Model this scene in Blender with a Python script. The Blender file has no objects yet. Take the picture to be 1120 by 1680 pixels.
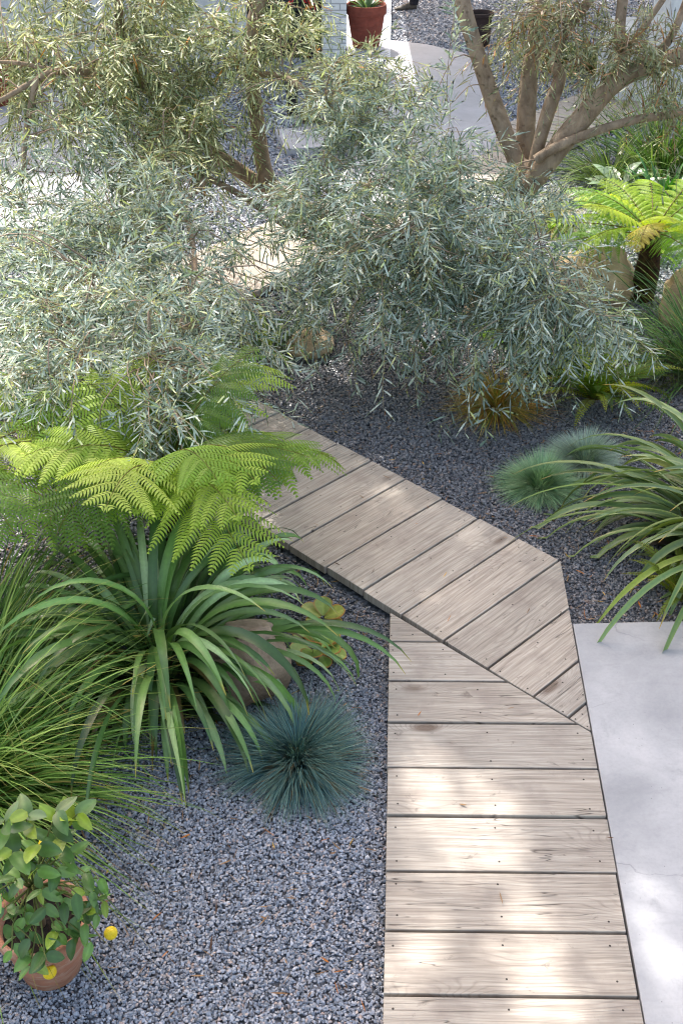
import bpy, math, random
import numpy as np
from mathutils import Vector, noise, Matrix

rng = np.random.default_rng(7)
random.seed(7)
SC = bpy.context.scene
COL = SC.collection
PI = math.pi

# ------------------------------------------------------------------ camera model (used to survey the ground plan)
H = 3.6
FPX = 1927.0
PITCH = math.atan2(1336, 1927)
GZ = -0.06            # gravel level; the deck surface is z = 0


def ray(u, v):
    a = (u - 560) / FPX
    b = -(v - 840) / FPX
    return np.array([a, math.cos(PITCH) + b * math.sin(PITCH), -math.sin(PITCH) + b * math.cos(PITCH)])


def P(u, v, z=0.0):
    d = ray(u, v)
    return d * ((z - H) / d[2]) + np.array([0, 0, H])


def PY(u, v, Y):
    d = ray(u, v)
    return d * (Y / d[1]) + np.array([0, 0, H])


def G(u, v):
    return P(u, v, GZ)


# sun: from behind left, high
SUN = np.array([-0.30, 0.74, 1.0])
SUN = SUN / np.linalg.norm(SUN)


def lin(r, g, b):
    f = lambda c: (c / 255 / 12.92) if c <= 10.3 else ((c / 255 + 0.055) / 1.055) ** 2.4
    return (f(r), f(g), f(b))


# ------------------------------------------------------------------ materials
def new_mat(name):
    m = bpy.data.materials.new(name)
    m.use_nodes = True
    nt = m.node_tree
    for n in list(nt.nodes):
        nt.nodes.remove(n)
    out = nt.nodes.new('ShaderNodeOutputMaterial')
    return m, nt, out


class NB:
    """tiny node builder"""
    def __init__(s, nt):
        s.nt = nt

    def n(s, t, **kw):
        nd = s.nt.nodes.new('ShaderNode' + t)
        for k, v in kw.items():
            setattr(nd, k, v)
        return nd

    def l(s, a, b):
        s.nt.links.new(a, b)

    def put(s, sock, v):
        if isinstance(v, bpy.types.NodeSocket):
            s.l(v, sock)
        elif v is not None:
            if sock.type == 'RGBA' and len(v) == 3:
                v = (*v, 1)
            sock.default_value = v

    def math(s, op, a, b=None, c=None, clamp=False):
        nd = s.n('Math', operation=op, use_clamp=clamp)
        s.put(nd.inputs[0], a)
        if b is not None:
            s.put(nd.inputs[1], b)
        if c is not None:
            s.put(nd.inputs[2], c)
        return nd.outputs[0]

    def mix(s, f, a, b, mode='MIX'):
        nd = s.n('Mix', data_type='RGBA', blend_type=mode)
        s.put(nd.inputs[0], f)
        s.put(nd.inputs[6], a)
        s.put(nd.inputs[7], b)
        return nd.outputs[2]

    def noise(s, vec, scale, detail=4, rough=0.55, dist=0.0, out=0):
        nd = s.n('TexNoise')
        if vec is not None:
            s.l(vec, nd.inputs['Vector'])
        nd.inputs['Scale'].default_value = scale
        nd.inputs['Detail'].default_value = detail
        nd.inputs['Roughness'].default_value = rough
        nd.inputs['Distortion'].default_value = dist
        return nd.outputs[out]

    def ramp(s, f, stops):
        nd = s.n('ValToRGB')
        s.l(f, nd.inputs[0])
        e = nd.color_ramp.elements
        while len(e) < len(stops):
            e.new(0.5)
        for i, (p, c) in enumerate(stops):
            e[i].position = p
            e[i].color = (*c, 1) if len(c) == 3 else c
        return nd.outputs[0]

    def mr(s, v, a, b, c=0.0, d=1.0):
        nd = s.n('MapRange')
        s.l(v, nd.inputs[0])
        for i, x in enumerate((a, b, c, d)):
            nd.inputs[i + 1].default_value = x
        return nd.outputs[0]

    def mapping(s, vec, scale=(1, 1, 1), loc=(0, 0, 0)):
        nd = s.n('Mapping')
        s.l(vec, nd.inputs[0])
        nd.inputs['Scale'].default_value = scale
        if isinstance(loc, bpy.types.NodeSocket):
            s.l(loc, nd.inputs['Location'])
        else:
            nd.inputs['Location'].default_value = loc
        return nd.outputs[0]

    def bump(s, h, strength=0.3, dist=0.01, normal=None):
        nd = s.n('Bump')
        s.l(h, nd.inputs['Height'])
        nd.inputs['Strength'].default_value = strength
        nd.inputs['Distance'].default_value = dist
        if normal is not None:
            s.l(normal, nd.inputs['Normal'])
        return nd.outputs[0]

    def bsdf(s, color, rough=0.6, normal=None, spec=0.5):
        nd = s.n('BsdfPrincipled')
        s.put(nd.inputs['Base Color'], color)
        s.put(nd.inputs['Roughness'], rough)
        nd.inputs['Specular IOR Level'].default_value = spec
        if normal is not None:
            s.l(normal, nd.inputs['Normal'])
        return nd.outputs[0]


def col_attr(b):
    a = b.n('Attribute')
    a.attribute_name = 'Col'
    return a.outputs['Color']


def leaf_material(name, rough=0.45, trans=0.3, spec=0.4, tint=(1.25, 1.35, 0.5), noise_amt=0.25):
    m, nt, out = new_mat(name)
    b = NB(nt)
    tc = b.n('TexCoord').outputs['Object']
    c = col_attr(b)
    f = b.noise(tc, 60, 3)
    c2 = b.mix(1.0, c, b.ramp(f, [(0.3, (1 - noise_amt,) * 3), (0.7, (1 + noise_amt * 0.5,) * 3)]), 'MULTIPLY')
    p = b.bsdf(c2, rough, None, spec)
    t = b.n('BsdfTranslucent')
    b.l(b.mix(1.0, c2, (*tint, 1), 'MULTIPLY'), t.inputs[0])
    mx = b.n('MixShader')
    mx.inputs[0].default_value = trans
    b.l(p, mx.inputs[1])
    b.l(t.outputs[0], mx.inputs[2])
    b.l(mx.outputs[0], out.inputs[0])
    return m


def simple_material(name, c1, c2, scale=8, rough=0.7, bump=0.3, detail=6, bd=0.01, spec=0.4, stops=(0.35, 0.65)):
    m, nt, out = new_mat(name)
    b = NB(nt)
    tc = b.n('TexCoord').outputs['Object']
    f = b.noise(tc, scale, detail, 0.6)
    c = b.ramp(f, [(stops[0], c1), (stops[1], c2)])
    f2 = b.noise(tc, scale * 7, 4, 0.6)
    c = b.mix(0.5, c, b.ramp(f2, [(0.3, (0.6,) * 3), (0.7, (1.0,) * 3)]), 'MULTIPLY')
    nrm = b.bump(f2, bump, bd) if bump else None
    b.l(b.bsdf(c, rough, nrm, spec), out.inputs[0])
    return m


def wood_material():
    m, nt, out = new_mat('weathered_wood')
    b = NB(nt)
    tc = b.n('TexCoord').outputs['Object']
    rnd = col_attr(b)                     # constant per plank: three random numbers
    sp = b.n('SeparateColor')
    b.l(rnd, sp.inputs[0])
    r, g, bl = sp.outputs
    off = b.n('CombineXYZ')
    b.put(off.inputs[0], b.math('MULTIPLY', r, 37.0))
    b.put(off.inputs[1], b.math('MULTIPLY', g, 23.0))
    add = b.n('VectorMath', operation='ADD')
    b.l(tc, add.inputs[0])
    b.l(off.outputs[0], add.inputs[1])
    v = add.outputs[0]
    # knots: distance field warps the grain
    vk = b.mapping(v, (1.6, 4.2, 1))
    vo = b.n('TexVoronoi')
    vo.inputs['Scale'].default_value = 1.0
    vo.inputs['Randomness'].default_value = 1.0
    b.l(vk, vo.inputs['Vector'])
    dk = vo.outputs['Distance']
    kn = b.math('POWER', b.math('SUBTRACT', 1.0, b.math('MINIMUM', b.math('MULTIPLY', dk, 2.0), 1.0)), 2.0)
    sx = b.n('SeparateXYZ')
    b.l(v, sx.inputs[0])
    w1 = b.noise(b.mapping(v, (1.3, 5.0, 1)), 1.0, 2, 0.5)
    w2 = b.noise(b.mapping(v, (6, 30, 1)), 1.0, 3, 0.5)
    yy = b.math('ADD', sx.outputs[1], b.math('MULTIPLY', w1, 0.16))
    yy = b.math('ADD', yy, b.math('MULTIPLY', w2, 0.006))
    yy = b.math('ADD', yy, b.math('MULTIPLY', kn, 0.15))
    ring = b.math('FRACT', b.math('MULTIPLY', yy, 66.0))
    line = b.mr(b.math('ABSOLUTE', b.math('SUBTRACT', ring, 0.5)), 0.28, 0.5, 0, 1)
    linemod = b.math('MULTIPLY', line, b.mr(b.noise(b.mapping(v, (2, 14, 1)), 1.0, 3), 0.35, 0.65, 0.15, 1.0))
    fib = b.noise(b.mapping(v, (10, 420, 1)), 1.0, 3, 0.6)
    fib2 = b.noise(b.mapping(v, (3, 75, 1)), 1.0, 4, 0.6)
    blot = b.noise(v, 5.5, 5, 0.6)
    base = b.ramp(fib2, [(0.25, lin(140, 131, 121)), (0.5, lin(175, 167, 157)), (0.8, lin(206, 199, 188))])
    base = b.mix(b.mr(bl, 0, 1, 0.0, 0.8), base, b.mix(1.0, base, (0.78, 0.79, 0.79), 'MULTIPLY'))
    base = b.mix(b.mr(g, 0, 1, 0.0, 0.45), base, b.mix(1.0, base, (1.06, 0.97, 0.88), 'MULTIPLY'))
    base = b.mix(b.math('MULTIPLY', linemod, 0.42), base, lin(100, 88, 80))
    base = b.mix(b.mr(fib, 0.5, 0.75, 0, 0.28), base, lin(96, 84, 76))
    base = b.mix(b.mr(blot, 0.5, 0.72, 0, 0.5), base, lin(124, 113, 106))
    st = b.noise(b.mapping(v, (9, 16, 1)), 1.0, 5, 0.7, 0.6)
    base = b.mix(b.mr(st, 0.62, 0.70, 0, 0.5), base, lin(84, 74, 68))
    core = b.mr(dk, 0.06, 0.13, 1, 0)
    base = b.mix(b.math('MULTIPLY', core, 0.75), base, lin(92, 72, 58))
    # long splits in a few places
    cr = b.noise(b.mapping(v, (1.1, 22, 1)), 1.0, 2, 0.4)
    crk = b.mr(b.math('ABSOLUTE', b.math('SUBTRACT', cr, 0.5)), 0.0, 0.006, 1, 0)
    crk = b.math('MULTIPLY', crk, b.mr(b.noise(v, 1.7, 1), 0.52, 0.60, 0, 1))
    base = b.mix(b.math('MULTIPLY', crk, 0.8), base, lin(50, 42, 38))
    # green grey bloom toward plank ends
    hgt = b.math('SUBTRACT', b.math('MULTIPLY', fib, 0.5), b.math('ADD', b.math('MULTIPLY', linemod, 0.6), b.math('MULTIPLY', crk, 2.0)))
    nrm = b.bump(hgt, 0.5, 0.0025)
    b.l(b.bsdf(base, 0.72, nrm, 0.35), out.inputs[0])
    return m


def concrete_material(name, c1, c2, cracks=True):
    m, nt, out = new_mat(name)
    b = NB(nt)
    tc = b.n('TexCoord').outputs['Object']
    f = b.noise(tc, 1.8, 7, 0.62, 0.4)
    f2 = b.noise(tc, 9, 6, 0.6)
    c = b.ramp(f, [(0.33, c1), (0.66, c2)])
    c = b.mix(0.35, c, b.ramp(f2, [(0.3, (0.84, 0.85, 0.87)), (0.7, (1.05, 1.04, 1.03))]), 'MULTIPLY')
    # trowel swirls
    wv = b.noise(b.mapping(tc, (2.5, 9, 1)), 1.4, 5, 0.65, 1.8)
    c = b.mix(b.mr(wv, 0.5, 0.8, 0, 0.22), c, tuple(x * 0.72 for x in c1))
    # pits
    vo = b.n('TexVoronoi')
    vo.inputs['Scale'].default_value = 38
    b.l(tc, vo.inputs['Vector'])
    pit = b.math('MULTIPLY', b.mr(vo.outputs['Distance'], 0.06, 0.11, 1, 0), b.mr(b.noise(tc, 3.3, 2), 0.55, 0.6, 0, 1))
    c = b.mix(b.math('MULTIPLY', pit, 0.6), c, tuple(x * 0.35 for x in c1))
    st2 = b.noise(tc, 4.2, 8, 0.72, 1.2)
    c = b.mix(b.mr(st2, 0.56, 0.74, 0, 0.4), c, tuple(x * 0.62 for x in c1))
    c = b.mix(b.mr(b.noise(tc, 70, 3, 0.7), 0.45, 0.8, 0, 0.16), c, tuple(x * 0.5 for x in c1))
    if cracks:
        dv = b.n('VectorMath', operation='ADD')
        b.l(tc, dv.inputs[0])
        nz = b.n('TexNoise')
        nz.inputs['Scale'].default_value = 3
        nz.inputs['Detail'].default_value = 6
        b.l(tc, nz.inputs['Vector'])
        sc = b.n('VectorMath', operation='SCALE')
        b.l(nz.outputs['Color'], sc.inputs[0])
        sc.inputs['Scale'].default_value = 0.35
        b.l(sc.outputs[0], dv.inputs[1])
        ve = b.n('TexVoronoi', feature='DISTANCE_TO_EDGE')
        ve.inputs['Scale'].default_value = 1.25
        b.l(dv.outputs[0], ve.inputs['Vector'])
        ck = b.math('MULTIPLY', b.mr(ve.outputs['Distance'], 0.0, 0.006, 1, 0), b.mr(b.noise(tc, 1.1, 2), 0.42, 0.52, 0, 1))
        c = b.mix(b.math('MULTIPLY', ck, 0.55), c, tuple(x * 0.4 for x in c1))
    nrm = b.bump(f2, 0.12, 0.004)
    b.l(b.bsdf(c, b.mr(f, 0.3, 0.7, 0.5, 0.75), nrm, 0.4), out.inputs[0])
    return m


def stone_material():
    """one pebble: its colour comes from its own random number"""
    m, nt, out = new_mat('pebble_stone')
    b = NB(nt)
    oi = b.n('ObjectInfo')
    r = oi.outputs['Random']
    tc = b.n('TexCoord').outputs['Object']
    c = b.ramp(r, [(0.0, (0.11, 0.124, 0.148)), (0.16, (0.19, 0.212, 0.252)), (0.45, (0.26, 0.288, 0.342)), (0.75, (0.345, 0.375, 0.435)),
                   (0.925, (0.46, 0.48, 0.53)), (0.93, (0.34, 0.27, 0.25)), (0.975, (0.44, 0.35, 0.31)), (1.0, (0.50, 0.46, 0.44))])
    nd = nt.nodes[-1]
    f = b.noise(tc, 3.0, 4, 0.7)
    c = b.mix(0.6, c, b.ramp(f, [(0.3, (0.6, 0.6, 0.62)), (0.75, (1.25, 1.25, 1.25))]), 'MULTIPLY')
    # tree shade put into the stone colour: darker, browner band across the middle gravel
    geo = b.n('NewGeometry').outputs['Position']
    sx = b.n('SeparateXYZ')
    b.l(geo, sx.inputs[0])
    shade_band = b.mr(b.math('ADD', sx.outputs[1], b.math('MULTIPLY', b.noise(geo, 1.5, 3), 0.8)), 3.9, 4.8, 0, 1)
    shade_band = b.math('MULTIPLY', shade_band, b.mr(sx.outputs[1], 7.6, 8.6, 1, 0))
    c = b.mix(b.math('MULTIPLY', shade_band, 0.85), c, b.mix(1.0, c, (0.56, 0.505, 0.45), 'MULTIPLY'))
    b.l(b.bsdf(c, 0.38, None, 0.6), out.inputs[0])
    return m


def ground_material():
    m, nt, out = new_mat('gravel_bed')
    b = NB(nt)
    tc = b.n('TexCoord').outputs['Object']
    vo = b.n('TexVoronoi')
    vo.inputs['Scale'].default_value = 55
    b.l(tc, vo.inputs['Vector'])
    c = b.ramp(b.n('SeparateColor').outputs[0] if False else vo.outputs['Distance'], [(0.1, lin(128, 134, 148)), (0.6, lin(88, 92, 102)), (0.9, lin(56, 58, 64))])
    hs = b.mix(0.6, c, vo.outputs['Color'], 'SOFT_LIGHT')
    bw = b.n('RGBToBW')
    b.l(hs, bw.inputs[0])
    c = b.mix(1.0, bw.outputs[0], (0.9, 0.94, 1.06), 'MULTIPLY')
    nrm = b.bump(vo.outputs['Distance'], -0.9, 0.012)
    b.l(b.bsdf(c, 0.8, nrm, 0.3), out.inputs[0])
    return m


def bark_material(name, c1, c2, scale=14):
    m, nt, out = new_mat(name)
    b = NB(nt)
    tc = b.n('TexCoord').outputs['Object']
    f = b.noise(b.mapping(tc, (1, 1, 0.55)), scale, 8, 0.65, 0.3)
    f2 = b.noise(tc, 3.0, 4)
    c = b.ramp(f, [(0.3, c1), (0.62, c2)])
    c = b.mix(b.mr(f2, 0.45, 0.7, 0, 0.45), c, lin(118, 112, 98))
    vo = b.n('TexVoronoi')
    vo.inputs['Scale'].default_value = 19
    b.l(tc, vo.inputs['Vector'])
    spot = b.mr(vo.outputs['Distance'], 0.12, 0.26, 1, 0)
    c = b.mix(b.math('MULTIPLY', b.math('MULTIPLY', spot, b.mr(b.noise(tc, 7, 2), 0.5, 0.62, 0, 1)), 0.5), c, tuple(x * 0.35 for x in c1))
    h = b.math('SUBTRACT', f, b.math('MULTIPLY', spot, 0.4))
    nrm = b.bump(h, 0.8, 0.02)
    b.l(b.bsdf(c, 0.85, nrm, 0.2), out.inputs[0])
    return m


def brick_material():
    m, nt, out = new_mat('white_painted_brick')
    b = NB(nt)
    tc = b.n('TexCoord').outputs['Object']
    sx = b.n('SeparateXYZ')
    b.l(tc, sx.inputs[0])
    cb = b.n('CombineXYZ')
    b.l(b.math('ADD', sx.outputs[0], sx.outputs[1]), cb.inputs[0])
    b.l(sx.outputs[2], cb.inputs[1])
    br = b.n('TexBrick')
    b.l(cb.outputs[0], br.inputs['Vector'])
    br.inputs['Color1'].default_value = (0.80, 0.80, 0.79, 1)
    br.inputs['Color2'].default_value = (0.74, 0.74, 0.74, 1)
    br.inputs['Mortar'].default_value = (0.42, 0.42, 0.43, 1)
    br.inputs['Scale'].default_value = 1.0
    br.inputs['Brick Width'].default_value = 0.22
    br.inputs['Row Height'].default_value = 0.075
    br.inputs['Mortar Size'].default_value = 0.008
    nrm = b.bump(br.outputs['Fac'], -0.7, 0.01)
    b.l(b.bsdf(br.outputs['Color'], 0.6, nrm), out.inputs[0])
    return m


def tile_material():
    m, nt, out = new_mat('patterned_tile')
    b = NB(nt)
    tc = b.n('TexCoord').outputs['Object']
    v = b.mapping(tc, (9.0, 9.0, 1))
    fr = b.n('VectorMath', operation='FRACTION')
    b.l(v, fr.inputs[0])
    sx = b.n('SeparateXYZ')
    b.l(fr.outputs[0], sx.inputs[0])
    dx = b.math('ABSOLUTE', b.math('SUBTRACT', sx.outputs[0], 0.5))
    dy = b.math('ABSOLUTE', b.math('SUBTRACT', sx.outputs[1], 0.5))
    d = b.math('ADD', dx, dy)
    ring = b.math('ABSOLUTE', b.math('SUBTRACT', d, 0.32))
    k = b.math('LESS_THAN', ring, 0.09)
    k2 = b.math('LESS_THAN', d, 0.1)
    k3 = b.math('GREATER_THAN', d, 0.78)
    kk = b.math('MAXIMUM', b.math('MAXIMUM', k, k2), k3)
    c = b.mix(kk, lin(214, 219, 226), lin(86, 110, 150))
    edge = b.math('GREATER_THAN', b.math('MAXIMUM', dx, dy), 0.485)
    c = b.mix(edge, c, lin(130, 135, 140))
    b.l(b.bsdf(c, 0.45), out.inputs[0])
    return m


M = {}
M['wood'] = wood_material()
M['joist'] = simple_material('dark_joist', lin(48, 38, 32), lin(70, 58, 48), 20, 0.85)
M['nail'] = simple_material('rusty_nail', lin(40, 34, 30), lin(62, 52, 46), 60, 0.6)
M['slab'] = concrete_material('smooth_concrete', lin(144, 146, 150), lin(182, 182, 184))
M['pave'] = concrete_material('pale_concrete', lin(150, 152, 160), lin(182, 182, 188), True)
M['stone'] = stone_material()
M['ground'] = ground_material()
M['bark'] = bark_material('smooth_brown_bark', lin(108, 90, 74), lin(164, 144, 122))
M['bark_grey'] = bark_material('grey_bark', lin(108, 100, 94), lin(160, 150, 140), 20)
M['fibre'] = simple_material('fibrous_trunk', lin(36, 24, 17), lin(96, 66, 42), 30, 0.95, 1.0, bd=0.02)
M['leaf'] = leaf_material('silver_leaf', 0.42, 0.3, 0.5, (1.2, 1.25, 0.75))
M['fern'] = leaf_material('fern_leaf', 0.5, 0.42, 0.35, (1.25, 1.3, 0.4), 0.15)
M['gloss'] = leaf_material('glossy_leaf', 0.32, 0.15, 0.5, (1.2, 1.4, 0.4), 0.12)
M['grass'] = leaf_material('grass_leaf', 0.5, 0.2, 0.3, (1.2, 1.3, 0.5), 0.1)
M['twig'] = leaf_material('twig_bark', 0.8, 0.0, 0.2)
M['succ'] = leaf_material('succulent_leaf', 0.4, 0.12, 0.5, (1.3, 1.2, 0.4), 0.18)
M['sand'] = simple_material('sandstone', lin(160, 136, 108), lin(202, 178, 146), 5, 0.85, 0.7)
M['pinkstone'] = simple_material('pink_brown_stone', lin(146, 124, 104), lin(190, 166, 144), 6, 0.9, 0.9)
M['white'] = simple_material('white_render', lin(205, 205, 206), lin(226, 226, 224), 3, 0.8, 0.2)
M['black'] = simple_material('black_paint', (0.006, 0.006, 0.008), (0.015, 0.016, 0.02), 6, 0.45, 0.1)
M['rubber'] = simple_material('black_rubber', (0.012, 0.013, 0.016), (0.03, 0.03, 0.034), 20, 0.5, 0.1)
M['soil'] = simple_material('potting_soil', (0.012, 0.008, 0.006), (0.05, 0.034, 0.025), 60, 0.95, 1.0, bd=0.02)
M['brick'] = brick_material()
M['tile'] = tile_material()
M['boot'] = simple_material('grey_leather', lin(74, 72, 68), lin(104, 100, 92), 20, 0.7)
M['cloth'] = simple_material('dark_denim', lin(18, 20, 28), lin(34, 37, 48), 30, 0.9)


def terracotta(name, c1, c2, stain):
    m, nt, out = new_mat(name)
    b = NB(nt)
    tc = b.n('TexCoord').outputs['Object']
    f = b.noise(b.mapping(tc, (1, 1, 1.6)), 9, 6, 0.6, 0.8)
    f2 = b.noise(b.mapping(tc, (6, 6, 24)), 1.6, 6, 0.65, 1.2)
    c = b.ramp(f, [(0.35, c1), (0.68, c2)])
    c = b.mix(b.mr(f2, 0.48, 0.68, 0, 0.75), c, stain)
    b.l(b.bsdf(c, 0.82, b.bump(f2, 0.35, 0.004), 0.25), out.inputs[0])
    return m


M['terra'] = terracotta('terracotta', lin(146, 100, 80), lin(176, 124, 100), lin(178, 156, 138))
M['terra2'] = terracotta('red_terracotta', lin(120, 62, 50), lin(150, 80, 64), lin(132, 78, 66))
M['potdark'] = terracotta('dark_clay', lin(52, 42, 42), lin(70, 56, 54), lin(60, 50, 48))
M['lemon'] = simple_material('lemon_skin', (0.80, 0.56, 0.015), (0.90, 0.68, 0.03), 30, 0.4, 0.25, bd=0.003)


# ------------------------------------------------------------------ mesh helpers
def mesh(name, V, F, mat, parent=None, colr=None, smooth=True, loc=None):
    """V (n,3) in world space; F list of (m,k) int arrays; colr (n,3)"""
    V = np.asarray(V, dtype=np.float64).reshape(-1, 3)
    if isinstance(F, np.ndarray):
        F = [F]
    me = bpy.data.meshes.new(name)
    me.vertices.add(len(V))
    origin = np.zeros(3)
    if loc is not None:
        origin = np.asarray(loc, float)
    elif parent is not None:
        origin = np.array(parent.get('_o', (0, 0, 0)), float)
    me.vertices.foreach_set('co', (V - origin).astype(np.float32).ravel())
    loops = np.concatenate([np.asarray(f).ravel() for f in F]).astype(np.int32)
    totals = np.concatenate([np.full(len(f), np.asarray(f).shape[1]) for f in F]).astype(np.int32)
    starts = np.concatenate([[0], np.cumsum(totals)[:-1]]).astype(np.int32)
    me.loops.add(len(loops))
    me.loops.foreach_set('vertex_index', loops)
    me.polygons.add(len(totals))
    me.polygons.foreach_set('loop_start', starts)
    me.polygons.foreach_set('use_smooth', np.full(len(totals), smooth))
    me.update(calc_edges=True)
    if colr is not None:
        at = me.attributes.new('Col', 'FLOAT_COLOR', 'POINT')
        c4 = np.ones((len(V), 4), np.float32)
        c4[:, :3] = np.clip(colr, 0, 1)
        at.data.foreach_set('color', c4.ravel())
    for mt in (mat if isinstance(mat, (list, tuple)) else [mat]):
        me.materials.append(mt)
    o = bpy.data.objects.new(name, me)
    COL.objects.link(o)
    if parent is not None:
        o.parent = parent
        if loc is not None:
            o.location = Vector(origin - np.array(parent.get('_o', (0, 0, 0)), float))
    else:
        o.location = origin
    return o


def tag(o, label, cat=None, group=None, kind=None):
    if label:
        o['label'] = label
    if cat:
        o['category'] = cat
    if group:
        o['group'] = group
    if kind:
        o['kind'] = kind
    return o


def thing(name, loc, label=None, cat=None, group=None, kind=None):
    o = bpy.data.objects.new(name, None)
    COL.objects.link(o)
    o.location = Vector(loc)
    o['_o'] = [float(x) for x in loc]
    o.empty_display_size = 0.1
    return tag(o, label, cat, group, kind)


class Acc:
    """accumulates geometry for ONE mesh"""
    def __init__(s):
        s.V, s.F, s.C, s.n = [], {}, [], 0

    def add(s, V, F, C=None):
        V = np.asarray(V, float).reshape(-1, 3)
        for f in (F if isinstance(F, list) else [F]):
            f = np.asarray(f)
            s.F.setdefault(f.shape[1], []).append(f + s.n)
        s.V.append(V)
        if C is None:
            C = np.ones((len(V), 3))
        C = np.asarray(C, float)
        if C.ndim == 1:
            C = np.tile(C, (len(V), 1))
        s.C.append(C.reshape(-1, 3))
        s.n += len(V)

    def build(s, name, mat, parent=None, smooth=True, loc=None):
        return mesh(name, np.concatenate(s.V), [np.concatenate(v) for v in s.F.values()], mat, parent, np.concatenate(s.C), smooth, loc)


def unit(a):
    return a / (np.linalg.norm(a, axis=-1, keepdims=True) + 1e-9)


def strips(pos, side, nrm, wid, keel):
    """ribbons: pos,side,nrm (N,K,3); wid (N,K). keel None -> 2 across, else 3 across"""
    N, K = wid.shape
    L = pos - side * wid[..., None] * 0.5
    R = pos + side * wid[..., None] * 0.5
    if keel is None:
        V = np.stack([L, R], 2)
        A = 2
    else:
        C = pos - nrm * (wid[..., None] * keel)
        V = np.stack([L, C, R], 2)
        A = 3
    idx = np.arange(N * K * A).reshape(N, K, A)
    Q = []
    for j in range(A - 1):
        Q.append(np.stack([idx[:, :-1, j], idx[:, :-1, j + 1], idx[:, 1:, j + 1], idx[:, 1:, j]], -1).reshape(-1, 4))
    return V.reshape(-1, 3), np.concatenate(Q), A


def profile(t, kind):
    if kind == 'strap':
        return np.clip(0.55 + 1.6 * t, 0, 1) * np.clip((1 - t) * 3.2, 0.02, 1) ** 0.8
    if kind == 'grass':
        return np.clip(1 - t ** 1.6, 0.03, 1)
    if kind == 'lance':
        return np.clip(np.sin(PI * np.clip(t, 0, 1) ** 0.8) ** 0.8, 0.05, 1)
    if kind == 'ovate':
        return np.clip(np.sin(PI * np.clip(t, 0.0, 1) ** 0.78) ** 0.62, 0.06, 1)
    if kind == 'paddle':
        return np.clip(np.sin(PI * np.clip(0.04 + t * 0.955, 0, 1) ** 1.5) ** 0.6, 0.1, 1)


def blades(base, az, el0, bend, L, W, K=6, prof='strap', keel=0.12, tw=None, pw=1.3, zmin=GZ + 0.006):
    N = len(az)
    t = np.linspace(0, 1, K + 1)
    el = el0[:, None] - bend[:, None] * t[None] ** pw
    h = np.stack([np.cos(az), np.sin(az), 0 * az], -1)[:, None]
    z = np.array([0, 0, 1.0])
    T = h * np.cos(el)[..., None] + z * np.sin(el)[..., None]
    step = (T[:, 1:] + T[:, :-1]) * 0.5 * (L / K)[:, None, None]
    pos = np.concatenate([np.zeros((N, 1, 3)), np.cumsum(step, 1)], 1) + base[:, None]
    if zmin is not None:
        lo = zmin + rng.random(N)[:, None] * 0.02
        pos[..., 2] = np.maximum(pos[..., 2], lo)
    side = np.broadcast_to(np.stack([-np.sin(az), np.cos(az), 0 * az], -1)[:, None], T.shape)
    n = np.cross(T, side)
    if tw is not None:
        a = (tw[:, None] * t[None])[..., None]
        side, n = side * np.cos(a) + n * np.sin(a), n * np.cos(a) - side * np.sin(a)
    wid = W[:, None] * profile(t, prof)[None]
    V, F, A = strips(pos, side, n, wid, keel)
    tt = np.broadcast_to(t[None, :, None], (N, K + 1, A)).reshape(-1)
    bi = np.broadcast_to(np.arange(N)[:, None, None], (N, K + 1, A)).reshape(-1)
    ac = np.broadcast_to(np.arange(A)[None, None, :], (N, K + 1, A)).reshape(-1)
    return V, F, tt, bi, ac


def blade_colours(tt, bi, ac, N, pal, jit=0.15, tip=None, tipat=0.9, basec=None, rib=0.0, edge=None):
    """pal list of (weight, rgb)"""
    w = np.array([p[0] for p in pal], float)
    ch = rng.choice(len(pal), N, p=w / w.sum())
    c = np.array([p[1] for p in pal])[ch] * (1 + jit * rng.normal(size=(N, 1)))
    C = c[bi].copy()
    if basec is not None:
        f = np.clip(1 - tt / 0.25, 0, 1)[:, None]
        C = C * (1 - f) + np.array(basec) * f
    if tip is not None:
        f = np.clip((tt - tipat) / (1 - tipat + 1e-6), 0, 1)[:, None] * (rng.random(N) < 0.75)[bi][:, None]
        C = C * (1 - f) + np.array(tip) * f
    if rib:
        C = np.where((ac == 1)[:, None], C * (1 + rib), C)
    if edge is not None:
        C = np.where((ac != 1)[:, None], C * 0.7 + np.array(edge) * 0.3, C)
    return np.clip(C, 0.002, 1)


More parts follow.
